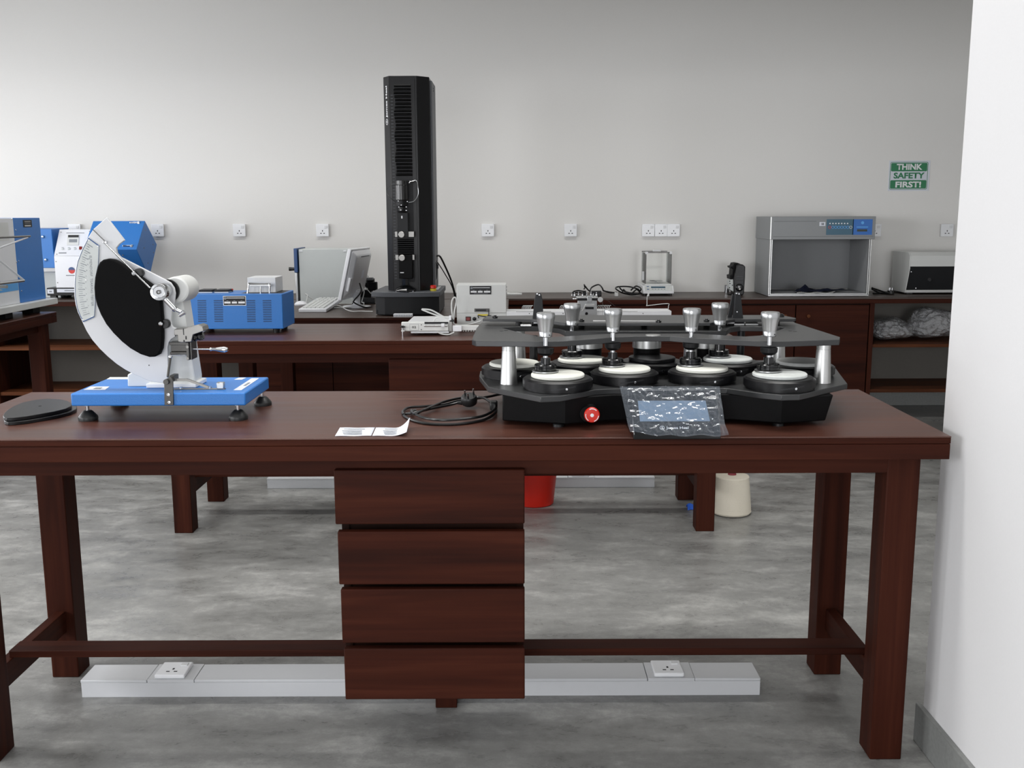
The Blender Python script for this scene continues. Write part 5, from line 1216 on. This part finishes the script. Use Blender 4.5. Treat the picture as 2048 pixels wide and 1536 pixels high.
# ================================================================== back counter, left: tumbling box tester
tb2 = thing('tumbling_box_tester', 'white control unit with blue tumbling boxes on both sides on the back counter', 'testing machine', (-2.8, 6.8, C))
Yt = 6.66
def Zl(a, b): return (a / 6.4, 420 + b / 6.4)
zlow = pY(113, 575.5, Yt).z
q = PX(Yt, Zl(690, 590), Zl(720, 995), Zl(1330, 995), Zl(1350, 590), Zl(1290, 250), Zl(760, 250))
bm = bmesh.new()
qa = PX(Yt, Zl(690, 590), Zl(720, 995), Zl(1330, 995), Zl(1350, 590)); top_ = PX(Yt + .05, Zl(1290, 250), Zl(760, 250))
obj('lower_case', PXZ(qa, Yt, Yt + .26), 'white_gloss', tb2, bev=.002)
v = [bm.verts.new(p) for p in ((qa[0][0], Yt, qa[0][1] + .0005), (qa[3][0], Yt, qa[0][1] + .0005), (top_[0][0], Yt + .05, top_[0][1]), (top_[1][0], Yt + .05, top_[1][1]),
    (qa[0][0], Yt + .26, qa[0][1] + .0005), (qa[3][0], Yt + .26, qa[0][1] + .0005), (top_[0][0], Yt + .26, top_[0][1]), (top_[1][0], Yt + .26, top_[1][1]))]
for f in ((0, 1, 2, 3), (5, 4, 7, 6), (4, 0, 3, 7), (1, 5, 6, 2), (3, 2, 6, 7), (4, 5, 1, 0)): bm.faces.new([v[i] for i in f])
bmesh.ops.recalc_face_normals(bm, faces=bm.faces)
uc = obj('control_panel', bm, 'white_gloss', tb2, bev=.002)
dz_ = top_[0][1] - qa[0][1]; up2 = Vector((0, .05, dz_)).normalized(); nr2 = Vector((1, 0, 0)).cross(up2)
def CP(px, py):
    r = ray(px, py); P0 = Vector((0, Yt, qa[0][1])); t = (P0 - Vector((0, 0, EYE))).dot(nr2) / r.dot(nr2); return Vector((0, 0, EYE)) + r * t
def onpanel(name, a, b, mat, d0=.0002, d1=.002, par=None):
    A, Bq = CP(*Zl(*a)), CP(*Zl(*b)); Cq, Dq = Vector((Bq.x, A.y, A.z)), Vector((A.x, Bq.y, Bq.z)); bm = bmesh.new()
    pts = [A, Cq, Bq, Dq]; lo = [bm.verts.new(p + nr2 * d0) for p in pts]; hi = [bm.verts.new(p + nr2 * d1) for p in pts]
    bm.faces.new(lo); bm.faces.new(hi)
    for i in range(4): bm.faces.new((lo[i], lo[(i + 1) % 4], hi[(i + 1) % 4], hi[i]))
    bmesh.ops.recalc_face_normals(bm, faces=bm.faces); return obj(name, bm, mat, par or uc)
onpanel('counter_bezel', (865, 318), (1008, 450), 'offwhite', d1=.003)
onpanel('counter_display', (876, 322), (1008, 352), 'ink', d1=.0045)
onpanel('counter_keys', (888, 376), (988, 415), 'ink_grey', d1=.004)
for x_ in (805, 885, 962): onpanel('push_button', (x_ - 12, 490), (x_ + 12, 508), 'grey_panel', d1=.004); onpanel('button_caption', (x_ - 16, 478), (x_ + 14, 484), 'ink_grey', d1=.0006)
onpanel('red_switch', (1018, 470), (1050, 508), 'red_dark', d1=.006)
onpanel('caption_line', (850, 290), (1080, 298), 'ink_grey', d1=.0005)
onpanel('maker_mark', (752, 543), (850, 557), 'ink_grey', d1=.0005)
for x_, y_ in ((782, 285), (1148, 275), (728, 566)): onpanel('panel_screw', (x_ - 5, y_ - 5), (x_ + 5, y_ + 5), 'nickel', d1=.002)
g = pY(*Zl(918, 772), Yt)
em = obj('round_emblem', LT((g.x, Yt, g.z), (0, -1, 0), [(.0215, 0), (.0215, .001), (0, .001)], 28), 'red', tb2)
obj('emblem_half', PXZ([(g.x + .0215 * math.cos(t * math.pi / 12), g.z + .002 + .0195 * math.sin(t * math.pi / 12)) for t in range(13)], Yt - .0016, Yt - .001), 'blue_dark', em)
a, b = pY(*Zl(845, 832), Yt), pY(*Zl(975, 842), Yt); obj('emblem_caption', B(a.x, b.x, Yt - .0006, Yt, b.z, a.z), 'ink_grey', tb2)
for p in ((716, 660), (738, 930)): g = pY(*Zl(*p), Yt); obj('panel_screw', LT(g, (0, -1, 0), [(.004, 0), (.004, .001), (0, .002)], 10), 'nickel', tb2)
a = pY(*Zl(600, 1000), Yt); b = pY(*Zl(1400, 1092), Yt)
bs = obj('base_frame', B(a.x, b.x + .08, Yt - .004, Yt + .27, b.z, zlow - .0005), 'black', tb2, bev=.002)
a2, b2 = pY(*Zl(605, 1015), Yt - .004), pY(*Zl(690, 1070), Yt - .004); lb2 = obj('number_label', B(a2.x, b2.x, Yt - .0052, Yt - .004, b2.z, a2.z), 'paper', tb2)
obj('label_print', B(a2.x + .012, b2.x - .012, Yt - .0056, Yt - .0052, (a2.z + b2.z) / 2 - .005, (a2.z + b2.z) / 2 + .004), 'ink_grey', lb2)
a2, b2 = pY(*Zl(728, 1010), Yt - .004), pY(*Zl(985, 1054), Yt - .004); lb3 = obj('title_label', B(a2.x, b2.x, Yt - .0052, Yt - .004, b2.z, a2.z), 'paper', tb2)
obj('label_print', B(a2.x + .05, b2.x - .01, Yt - .0056, Yt - .0052, (a2.z + b2.z) / 2 - .003, (a2.z + b2.z) / 2 + .003), 'ink_grey', lb3)
for x_ in (a.x + .03, b.x + .04):
    for y_ in (Yt + .03, Yt + .24): obj('foot', B(x_ - .02, x_ + .02, y_ - .015, y_ + .015, C + .0002, b.z - .0005), 'rubber', tb2)
def tumbler(XR, XL, pts, name='tumbling_box'):
    P_ = [pX(*p, XR) for p in pts]
    bmt = bmesh.new()
    t_ = obj(name, PYZ([(p.y, p.z) for p in P_], XL, XR), 'blue', tb2, bev=.003)
    return t_, P_
th, P_ = tumbler(-2.40, -2.74, ((273, 499), (292, 541), (301, 546), (314, 489), (290, 441.5)))
for p in ((287.5, 447), (284, 492)):
    # over-centre catches on the upper front face
    f_a, f_b = P_[0], P_[4]; k = 0.93 if p[1] < 460 else .12
    cpt = f_a.lerp(f_b, k); nface = Vector((0, -(f_b.z - f_a.z), (f_b.y - f_a.y))).normalized()
    xx = -2.445
    ct = obj('catch', B(xx - .05, xx, cpt.y - .006, cpt.y + .006, cpt.z - .006, cpt.z + .006), 'chrome', th, bev=.002)
    obj('catch_keeper', B(xx + .001, xx + .016, cpt.y - .008, cpt.y + .004, cpt.z - .009, cpt.z + .009), 'steel', th, bev=.002)
for p in ((291, 460), (306, 489), (288, 496), (298, 540), (296, 526), (307, 505)): g = pX(*p, -2.40); obj('box_screw', LT(g, (1, 0, 0), [(.0045, 0), (.0045, .0015), (0, .0025)], 10), 'nickel', th)
g = pY(260, 509, 6.6); obj('box_screw', LT((pX(260, 509, -2.5).x, P_[0].y + (P_[1].y - P_[0].y) * .2 - .002, g.z), (0, -1, -.3), [(.0045, 0), (.0045, .0015), (0, .0025)], 10), 'nickel', th)
tl2, Q_ = tumbler(-3.03, -3.32, ((103, 458), (110, 536), (128, 536), (138, 455.5)))
for p in ((86, 473.5), (91, 519.5)): g = pY(*p, Q_[0].y); obj('dome_nut', LT((g.x, Q_[0].y + (.004 if p[1] > 500 else 0), g.z), (0, -1, 0), [(.010, -.004), (.010, .004), (.006, .010), (0, .011)], 18), 'chrome', tl2)
for XX, YY, zc2 in ((-2.74, 6.78, 1.17), (-3.03, 6.80, 1.17)):
    obj('drive_shaft', CY((XX if XX > -3 else XX, YY, zc2), (XX - .08 if XX > -3 else XX + .06, YY, zc2), .014, seg=16), 'steel', tb2)
q = PX(6.78, (92, 545), (112, 574)); obj('side_support', B(-3.20, -3.055, 6.78, 6.9, C + .001, q[0][1]), 'grey_panel', tb2)

# ================================================================== back counter, centre and right
# analytical balance
Yl = 6.74
ba = thing('balance', 'white analytical balance with glass draught shield on the back counter', 'balance', (.99, 6.85, C))
def Zc(a, b): return (1260 + a / 11.818, 490 + b / 11.818)
q0, q1 = pY(*Zc(290, 1170), Yl), pY(*Zc(1042, 1165), Yl); qt0, qt1 = pY(*Zc(345, 960), Yl + .03), pY(*Zc(1010, 960), Yl + .03)
zb2 = C + .014
obj('balance_base', PYZ([(Yl, zb2), (Yl + .30, zb2), (Yl + .30, qt0.z), (Yl + .035, qt0.z), (Yl, zb2 + .018)], q0.x + .004, q1.x), 'white', ba, bev=.004)
for x_ in (q0.x + .02, q1.x - .02):
    for y_ in (Yl + .03, Yl + .27): obj('foot', LT((x_, y_, C + .0002), (0, 0, 1), [(.010, 0), (.010, zb2 - C - .0006)], 14), 'rubber', ba)
up3 = Vector((0, .035, qt0.z - zb2 - .018)).normalized(); n3 = Vector((1, 0, 0)).cross(up3)
def BP(u, v, d): return Vector((0, Yl, zb2 + .018)) + Vector((u, 0, 0)) + up3 * v + n3 * d
hL = math.hypot(.035, qt0.z - zb2 - .018)
def bp(name, x0, x1, v0, v1, mat, d0=.0002, d1=.0012, par=None): return obj(name, prism(bmesh.new(), [[(x0, v0), (x1, v0), (x1, v1), (x0, v1)]], BP, d0, d1), mat, par or ba)
fx_ = lambda a: pY(*Zc(a, 1040), Yl + .015).x
pan = bp('front_panel', fx_(350), fx_(1000), hL * .05, hL * .92, 'lightpanel' if 'lightpanel' in M else 'foam_blue')
bp('lcd', fx_(500), fx_(838), hL * .52, hL * .80, 'lcd', d0=.0012, d1=.002, par=pan)
for a in (535, 600, 672, 745, 815): bp('key', fx_(a - 20), fx_(a + 20), hL * .27, hL * .36, 'ink_grey', .0012, .002, pan)
for v in (.30, .80): bp('key', fx_(398), fx_(452), hL * (v - .06), hL * (v + .06), 'blue_dark', .0012, .002, pan)
sx0, sx1 = pY(*Zc(360, 900), Yl + .05).x, pY(*Zc(975, 900), Yl + .05).x; szt = pY(*Zc(400, 190), Yl + .05).z
obj('shield_floor', B(sx0, sx1, Yl + .05, Yl + .26, qt0.z + .0003, qt0.z + .010), 'offwhite', ba, bev=.002)
zf = qt0.z + .0105
for x_ in (sx0, sx1 - .005):
    for y_ in (Yl + .05, Yl + .255): obj('shield_post', B(x_, x_ + .005, y_, y_ + .005, zf, szt), 'gunmetal' if y_ < Yl + .1 else 'offwhite', ba)
obj('shield_glass', B((sx0 + .005, sx1 - .005, Yl + .051, Yl + .053, zf, szt - .001)), 'glass', ba)
obj('shield_glass', B((sx0 + .001, sx0 + .003, Yl + .056, Yl + .254, zf, szt - .001)), 'glass', ba)
obj('shield_glass', B((sx1 - .003, sx1 - .001, Yl + .056, Yl + .254, zf, szt - .001)), 'glass', ba)
obj('top_rail', B((sx0, sx1, Yl + .05, Yl + .055, szt + .0003, szt + .006), (sx0, sx1, Yl + .255, Yl + .26, szt + .0003, szt + .006)), 'gunmetal', ba)
for x_ in (sx0 - .003, sx1 - .016): obj('corner_cap', B(x_, x_ + .018, Yl + .045, Yl + .062, szt - .008, szt + .009), 'white', ba, bev=.002)
obj('top_handle', B((sx0 + sx1) / 2 - .028, (sx0 + sx1) / 2 + .028, Yl + .14, Yl + .16, szt + .0065, szt + .018), 'white', ba, bev=.003)
g = pY(*Zc(335, 730), Yl + .1); obj('door_handle', B(sx0 - .014, sx0 - .0005, Yl + .10, Yl + .12, g.z - .03, g.z + .03), 'white', ba, bev=.002)
obj('door_handle', B(sx1 + .0005, sx1 + .010, Yl + .10, Yl + .12, g.z - .03, g.z + .03), 'white', ba, bev=.002)
pcx = (sx0 + sx1) / 2
pn_ = obj('weighing_pan', LT((pcx, Yl + .15, zf), (0, 0, 1), [(.006, 0), (.006, .012), (.044, .013), (.046, .015), (.044, .0155), (0, .0155)], 36), 'steel', ba)
obj('weight_dish', LT((pcx - .03, Yl + .13, zf + .0158), (0, 0, 1), [(.012, 0), (.022, .003), (.021, .0034), (0, .001)], 24), 'chrome', ba)
# metal cup
g = pZ(1446.5, 583, C)
cup = obj('metal_cup', LT((g.x, 6.985, C + .0005), (0, 0, 1), [(.017, 0), (.018, .001), (.018, .052), (.0172, .0525), (.0168, .052), (.0168, .003), (0, .003)], 32), 'chrome', None, loc=(g.x, 6.985, C))
tag(cup, 'small shiny metal cup standing at the wall between the balance and black device', 'cup')
# coiled lead near the balance
def coil(name, label, segs, Y, r=.004, mat='cable_black', zf0=C):
    t = thing(name, label, 'cable', pY(*segs[0][0], Y) * 1.0 if 0 else (pY(*segs[0][0], Y).x, Y, zf0))
    for pts in segs:
        n_ = len(pts); P_ = []
        for i, p in enumerate(pts):
            y = Y + .03 * math.sin(i * 1.7); g = pY(*p, y); g.z = max(g.z, zf0 + r * 1.1); P_.append(g)
        obj('cable', TB(P_, r, 8, 6), mat, t)
    return t
def ZBp(l): return [ZB(*p) for p in l]
coil('coiled_lead', 'tangled black lead in loops directly left of the balance',
    [ZBp([(1900, 200), (1780, 215), (1650, 190), (1560, 140), (1550, 110), (1620, 95), (1760, 100), (1880, 140), (1900, 190)]), ZBp([(1600, 100), (1640, 150), (1760, 190), (1860, 200)]),
     ZBp([(1640, 190), (1660, 140), (1700, 180), (1760, 200)]), ZBp([(1770, 150), (1840, 90), (1900, 110), (1915, 140), (1890, 165), (1850, 140), (1780, 200)])], 6.72, .005)
ad2 = coil('adapter_lead', 'black power adapter with looping lead behind the white carriage on the back counter',
    [ZBp([(1530, 185), (1450, 175), (1370, 155), (1345, 110), (1295, 68), (1200, 105), (1170, 160)]), ZBp([(1085, 65), (1095, 110), (1085, 130)]), ZBp([(1090, 80), (1160, 160), (1240, 190)]),
     ZBp([(1060, 165), (1000, 155), (930, 170), (920, 215), (1010, 230)]), ZBp([(1080, 200), (1010, 180), (930, 190), (925, 225)]), ZBp([(1360, 155), (1470, 185), (1560, 180)])], 6.72, .005)
a, b = pY(*ZB(1170, 160), 6.72), pY(*ZB(1335, 235), 6.72); obj('adapter_block', B(a.x, b.x, 6.70, 6.76, C + .0005, a.z), 'black', ad2, bev=.004)
g = pY(*ZB(1555, 170), 6.72); obj('plug', B(g.x - .012, g.x + .012, 6.70, 6.73, C + .0005, C + .028), 'offwhite', ad2, bev=.003)

# black hand-held style device with side plate
bd = thing('cutting_press', 'tall black device with a light side plate standing left of the grey light cabinet', 'device', (1.53, 6.84, C))
def Zd(a, b): return (1440 + a / 10.24, 500 + b / 10.24)
Yd = 6.76
bo = PX(Yd, Zd(290, 905), Zd(280, 600), Zd(330, 400), Zd(340, 320), Zd(380, 295), Zd(470, 295), Zd(520, 340), Zd(515, 560), Zd(495, 880), Zd(470, 930))
bo[0] = (bo[0][0], C + .001); bo[-1] = (bo[-1][0], C + .001)
bod = obj('body', PXZ(bo, Yd, Yd + .12), 'black', bd, bev=.006, seg=3)
hd2 = PX(Yd + .04, Zd(210, 600), Zd(205, 520), Zd(250, 510), Zd(262, 385), Zd(222, 370), Zd(220, 335), Zd(265, 330), Zd(290, 270), Zd(360, 262), Zd(430, 290), Zd(430, 600))
obj('head', PXZ(hd2, Yd + .035, Yd + .15), 'black_soft', bd, bev=.003)
sp2 = PX(Yd + .02, Zd(195, 615), Zd(278, 600), Zd(285, 860), Zd(190, 800)); sp_o = obj('side_plate', PXZ(sp2, Yd + .02, Yd + .10), 'grey_panel', bd, bev=.001)
for p in ((200, 640), (204, 688), (195, 772), (252, 722)): g = pY(*Zd(*p), Yd + .02); obj('plate_hole', LT((g.x, Yd + .02, g.z), (0, -1, 0), [(.004, 0), (.004, .0008), (0, .0008)], 12), 'ink', sp_o)
g = pY(*Zd(395, 770), Yd); dl = obj('dial', LT((g.x, Yd, g.z), (0, -1, 0), [(.026, 0), (.026, .006), (.020, .012), (.008, .014), (0, .014)], 30), 'black_gloss', bd)
obj('dial_centre', LT((g.x, Yd - .014, g.z - .008), (0, -1, 0), [(.006, 0), (.006, .003), (0, .003)], 16), 'nickel', dl)
for yy in (652, 590, 540): a, b = pY(*Zd(335, yy), Yd), pY(*Zd(470, yy + 8), Yd); obj('body_rib', B(a.x, b.x, Yd - .003, Yd, b.z, a.z), 'slate', bd)
obj('foot_plate', B(bo[0][0] - .03, bo[-1][0] + .01, Yd + .02, Yd + .14, C + .0002, C + .0008), 'black_matt', bd)

# light cabinet
lcab = thing('light_cabinet', 'grey colour viewing light cabinet with a blue control panel, open at the front', 'light cabinet', (2.05, 6.8, C))
Y0, Y1_ = 6.64, 7.03
bL, bR = pY(1536, 593, Y0).x, pY(1740, 592, Y0).x
hL_, hR_ = pY(1541, 455, Y0).x, pY(1751, 455, Y0).x
cL, cR = (bL + .005), (hR_ - .012)
zs, zt2 = pY(1640, 479, Y0).z, pY(1640, 433, Y0).z
cL = hL_ + .004; cR = hR_ - .018
obj('side_wall', B(cL, cL + .014, Y0 + .02, Y1_, C + .014, zs), 'grey', lcab)
obj('side_wall', B(cR - .014, cR, Y0 + .02, Y1_, C + .014, zs), 'grey', lcab)
obj('back_lining', B(cL + .0145, cR - .0145, Y1_ - .012, Y1_, C + .026, zs), 'interior', lcab)
for x_ in (cL + .0145, cR - .016): obj('side_lining', B(x_, x_ + .0015, Y0 + .022, Y1_ - .0125, C + .026, zs), 'interior', lcab)
obj('floor_tray', B(cL, cR, Y0 + .012, Y1_, C + .004, C + .0135), 'grey', lcab)
obj('tray_lining', B(cL + .0165, cR - .0165, Y0 + .025, Y1_ - .013, C + .014, C + .020), 'interior', lcab)
for x_ in (cL + .03, cR - .03):
    for y_ in (Y0 + .05, Y1_ - .04): obj('foot', B(x_ - .015, x_ + .015, y_ - .015, y_ + .015, C + .0002, C + .0038), 'rubber', lcab)
hood = obj('hood', B(hL_, hR_, Y0, Y1_ + .005, zs + .0005, zt2), 'grey', lcab, bev=.002)
obj('hood_corner_trim', B(hL_ - .001, hL_ + .006, Y0 - .0015, Y0 + .003, zs + .002, zt2 - .002), 'alu', lcab)
obj('front_trim', B((cL, cL + .005, Y0 + .008, Y0 + .0195, C + .014, zs), (cL + .010, cL + .015, Y0 + .008, Y0 + .0195, C + .014, zs), (cR - .005, cR, Y0 + .008, Y0 + .0195, C + .014, zs), (cR - .015, cR - .010, Y0 + .008, Y0 + .0195, C + .014, zs),
    (cL, cR, Y0 + .006, Y0 + .0115, C + .004, C + .009), (cL + .015, cR - .015, Y0 + .008, Y0 + .0195, C + .014, C + .018)), 'alu', lcab)
obj('hood_groove', B((hL_ + .02, hL_ + .30, Y0 - .0005, Y0 + .001, zt2 - .032, zt2 - .030), (hL_ + .02, hR_ - .01, Y0 - .0005, Y0 + .001, zs + .018, zs + .020)), 'grey_dark', lcab)
a, b = pY(1653.5, 438.5, Y0), pY(1706, 469.5, Y0); obj('button_panel', B(a.x, b.x, Y0 - .002, Y0, b.z, a.z), 'teal', lcab); tpn = bpy.data.objects['button_panel']
for k in range(7): g = pY(1660 + k * 5.85, 447, Y0 - .002); obj('indicator', LT((g.x, Y0 - .002, g.z), (0, -1, 0), [(.0045, 0), (.0045, .0008), (0, .0008)], 14), 'ink_white', tpn)
for k in range(8): g = pY(1659.5 + k * 6, 454.5, Y0 - .002); bm = prism(bmesh.new(), [[(g.x + .0095 * math.cos(t * .3927), g.z + .0095 * math.sin(t * .3927)) for t in range(16)], [(g.x + .007 * math.cos(t * .3927), g.z + .007 * math.sin(t * .3927)) for t in range(16)]], FXZ, Y0 - .0035, Y0 - .002); obj('round_key', bm, 'red' if k == 0 else 'lightblue' if k < 7 else 'offwhite', tpn)
a, b = pY(1706.2, 438.5, Y0), pY(1743.5, 469.5, Y0); bp2 = obj('display_panel', B(a.x, b.x, Y0 - .002, Y0, b.z, a.z), 'bluepanel', lcab)
a, b = pY(1714, 458.5, Y0), pY(1734, 463, Y0); obj('display', B(a.x, b.x, Y0 - .003, Y0 - .002, b.z, a.z), 'lcd_dark', bp2)
a, b = pY(1713, 453.2, Y0), pY(1736, 455, Y0); obj('panel_caption', B(a.x, b.x, Y0 - .0026, Y0 - .002, b.z, a.z), 'lightblue', bp2)
g = pY(1725, 445.5, Y0); obj('panel_emblem', LT((g.x, Y0 - .002, g.z), (0, -1, 0), [(.010, 0), (.010, .0007), (0, .0007)], 20), 'lightblue', bp2)
a, b = pY(1639, 444, Y0), pY(1650.5, 452, Y0); nl = obj('number_label', B(a.x, b.x, Y0 - .001, Y0, b.z, a.z), 'paper', lcab)
text('label_number', '18', ((a.x + b.x) / 2, Y0 - .0011, (a.z + b.z) / 2 - .0065), (1, 0, 0), (0, 0, 1), .013, 'ink', nl, bold=.03)
# cloth swatches in the cabinet
def cloth(name, label, quad, z, mat, hump, group=None, seed=0):
    bm = bmesh.new(); n = 26; m = 14; A = [pZ(*p, z) for p in quad]; g_ = []
    for i in range(n + 1):
        row = []
        for j in range(m + 1):
            u, v = i / n, j / m; p = (A[0] * (1 - u) + A[1] * u) * (1 - v) + (A[3] * (1 - u) + A[2] * u) * v
            w = noise.noise(Vector((u * 5 + seed, v * 3, seed))); h = .004 + hump * max(0, w + .15) + .003 * math.sin(u * 14)
            for (cu, hh, ww) in ((.2, .034, .06), (.75, .014, .10)):
                h += hh * math.exp(-((u - cu) / ww) ** 2) * (hump > .01) * math.exp(-((v - .5) / .4) ** 2)
            p = p + Vector((.006 * noise.noise(Vector((u * 9, v * 9, seed))), .006 * noise.noise(Vector((v * 7, u * 6, seed + 3))), 0))
            row.append(bm.verts.new((p.x, p.y, z + max(h, .001))))
        g_.append(row)
    for i in range(n):
        for j in range(m): bm.faces.new((g_[i][j], g_[i + 1][j], g_[i + 1][j + 1], g_[i][j + 1]))
    c = A[0].lerp(A[2], .5); o = obj(name, bm, mat, None, smooth=180, loc=(c.x, c.y, z)); s = o.modifiers.new('t', 'SOLIDIFY'); s.thickness = .0015; s.offset = 1
    tag(o, label, 'cloth', group); return o
cloth('fabric_swatch', 'crumpled dark navy cloth inside the grey light cabinet', [(1586, 585), (1655, 585), (1690, 581), (1600, 580)], C + .0245, 'navy', .012, None, 1)
cloth('fabric_swatch', 'flat pale edged cloth showing beneath the navy cloth in the light cabinet', [(1594, 588), (1666, 588), (1671, 584), (1592, 584)], C + .0202, 'foam_grey', .001, None, 4)
# mains lead right of cabinet
l2 = coil('mains_lead', 'black mains lead with upturned plug between the light cabinet and the grey shaker', [[(1744, 576), (1756, 580), (1768, 584), (1778, 586)], [(1744, 578), (1760, 586), (1775, 590), (1785, 589)], [(1746, 589), (1765, 589), (1782, 588)]], 6.8, .006)
g = pY(1781, 587, 6.8); l2p = obj('plug', LT((g.x, 6.8, C + .0005), (0, 0, 1), [(.022, 0), (.024, .006), (.020, .026), (0, .028)], 20), 'rubber', l2)
for dx_, dy_ in ((-.010, 0), (.010, 0), (0, .012)): obj('pin', CY((g.x + dx_, 6.8 + dy_, C + .027), (g.x + dx_, 6.8 + dy_, C + .044), .0028, seg=8), 'chrome', l2p)

# grey instrument with dark window at the right
wi = thing('wash_tester', 'light grey instrument with a dark slanted front window, partly hidden by the white wall', 'testing machine', (2.95, 6.9, C))
Yi = 6.74
def Zr(a, b): return (1500 + a / 4.876, 420 + b / 4.876)
zt3 = pY(*Zr(1600, 412), Yi + .03).z; za3 = pY(*Zr(1600, 448), Yi).z; zb3 = pY(*Zr(1600, 552), Yi).z; zc3 = pY(*Zr(1600, 780), Yi + .05).z; zd3 = C + .012
xl3, xr3 = pY(*Zr(1560, 450), Yi).x, 3.55
Pf = [(Yi + .03, zt3), (Yi, za3), (Yi, zb3), (Yi - .004, zb3 - .012), (Yi + .045, zc3), (Yi + .05, zd3), (7.04, zd3), (7.04, zt3)]
def side(x): return None
prof_full = Pf
obj('case_left', PYZ(Pf, xl3 - .0, xl3 + .006), 'offwhite', wi, bev=.001)
obj('case_hood', PYZ([Pf[0], Pf[1], (Yi, zb3), (Yi + .06, zb3), (7.04, zb3), (7.04, zt3)], xl3 + .0065, xr3), 'offwhite', wi, bev=.002)
obj('dark_window', PYZ([(Yi + .002, zb3 - .001), (Yi + .05, zc3 + .001), (Yi + .06, zc3 + .001), (Yi + .06, zb3 - .001)], xl3 + .0065, xr3), 'black_grey', wi)
obj('bottom_rail', PYZ([(Yi + .045, zc3), (Yi + .05, zd3), (7.04, zd3), (7.04, zc3)], xl3 + .0065, xr3), 'offwhite', wi, bev=.001)
for p in ((1555, 603), (1600, 763)): g = pY(*Zr(*p), Yi + .01 if p[1] < 700 else Yi + .045); obj('window_screw', LT((g.x + .012, g.y, g.z), (0, -1, 0), [(.004, 0), (.004, .003), (0, .004)], 10), 'chrome', wi)
g = pY(*Zr(1748, 680), Yi + .03); obj('window_knob', LT((g.x, Yi + .028, g.z), (0, -1, 0), [(.012, 0), (.014, .004), (.010, .008), (0, .008)], 18), 'ink', wi)
for x_ in (xl3 + .04, xr3 - .05):
    for y_ in (Yi + .09, 7.0): obj('foot', B(x_ - .02, x_ + .02, y_ - .02, y_ + .02, C + .0002, zd3 - .0005), 'rubber', wi)

# crumpled polythene on the right shelf
def bag(label, cx, cz, rx, rz, seed, Yq=6.83):
    bm = bmesh.new(); bmesh.ops.create_icosphere(bm, subdivisions=5, radius=1)
    for v in bm.verts:
        p = v.co.copy(); n1 = noise.noise(p * 1.3 + Vector((seed, 0, 0))); n2 = abs(noise.noise(p * 3.1 + Vector((0, seed, 0)))); n3 = abs(noise.noise(p * 7 + Vector((0, 0, seed))))
        k = 1 + .22 * n1 - .22 * n2 - .10 * n3
        v.co = Vector((cx + p.x * rx * k, Yq + p.y * .15 * k, .5095 + rz + p.z * rz * k * (1.15 if p.z > 0 else .95)))
    for v in bm.verts: v.co.z = max(v.co.z, .5085)
    o = obj('polythene_bag', bm, 'bag', None, smooth=60, loc=(cx, Yq, .5085)); return tag(o, label, 'plastic bag', 'crumpled polythene on the right shelf')
bag('smaller crumpled clear plastic bag at the left end of the right shelf', 2.575, 0, .145, .075, 3, 6.78)
bag('large crumpled clear plastic bag filling the shelf beside the white wall', 2.88, 0, .185, .105, 9, 6.82)

# ================================================================== on the floor
g = pZ(1464, 1012, 0)
yc = thing('yarn_cone', 'large cream cone of yarn with a wine red tip standing on the floor', 'yarn cone', (1.012, 4.47, 0))
rb_ = (pZ(1504, 1025, 0).x - pZ(1424, 1025, 0).x) / 2
prof = [(rb_ - .006, .004), (rb_, .012), (rb_ - .002, .03)]
hc = .178; rt_ = rb_ * .86
for k in range(40): t = k / 39; prof.append((rb_ - .002 + (rt_ - rb_) * t + (.0006 if k % 2 else 0), .03 + (hc - .034) * t))
prof += [(rt_ - .004, hc), (rt_ - .02, hc + .003), (.02, hc + .004), (0, hc + .004)]
obj('wound_yarn', LT((1.012, 4.47, 0), (0, 0, 1), [(0, .001)] + prof, 64), 'cone', yc)
obj('cone_tip', LT((1.012, 4.47, hc + .002), (0, 0, 1), [(.020, 0), (.0185, .008), (.0155, .010), (.0135, .008), (.0125, -.02 + .024), (0, .003)], 28), 'cone_tip', yc)
bc = thing('bucket', 'red plastic bucket on the floor right of the near bench drawers', 'bucket', (.10, 4.66, 0))
obj('bucket_body', LT((.105, 4.64, 0), (0, 0, 1), [(0, .001), (.088, .001), (.093, .006), (.096, .04), (.113, .20), (.117, .204), (.117, .212), (.111, .212), (.093, .008), (0, .008)], 48), 'red', bc)
obj('bucket_handle', TB([Vector((.105 - .117, 4.64, .19)), Vector((.105 - .10, 4.56, .215)), Vector((.105, 4.53, .222)), Vector((.105 + .10, 4.56, .215)), Vector((.105 + .117, 4.64, .19))], .003, 8), 'steel', bc)
a0 = pZ(1368, 1008, 0); a1 = pZ(1392, 1022, 0)
bm = bmesh.new(); n = 14; gg = []
for i in range(n + 1):
    row = []
    for j in range(8):
        u, v = i / n, j / 7; x = a0.x - .0 + (.09) * u; y = 4.50 + .06 * v + .012 * math.sin(u * 7)
        row.append(bm.verts.new((x, y, .003 + .022 * math.sin(math.pi * v) * (.4 + .6 * math.sin(1 + u * 4) ** 2))))
    gg.append(row)
for i in range(n):
    for j in range(7): bm.faces.new((gg[i][j], gg[i + 1][j], gg[i + 1][j + 1], gg[i][j + 1]))
bcl = obj('shoe_cover', bm, 'bluecloth', None, smooth=180, loc=(a0.x + .04, 4.52, 0)); s = bcl.modifiers.new('t', 'SOLIDIFY'); s.thickness = .002
tag(bcl, 'crumpled bright blue scrap on the floor behind the right leg of the middle bench', 'cloth')
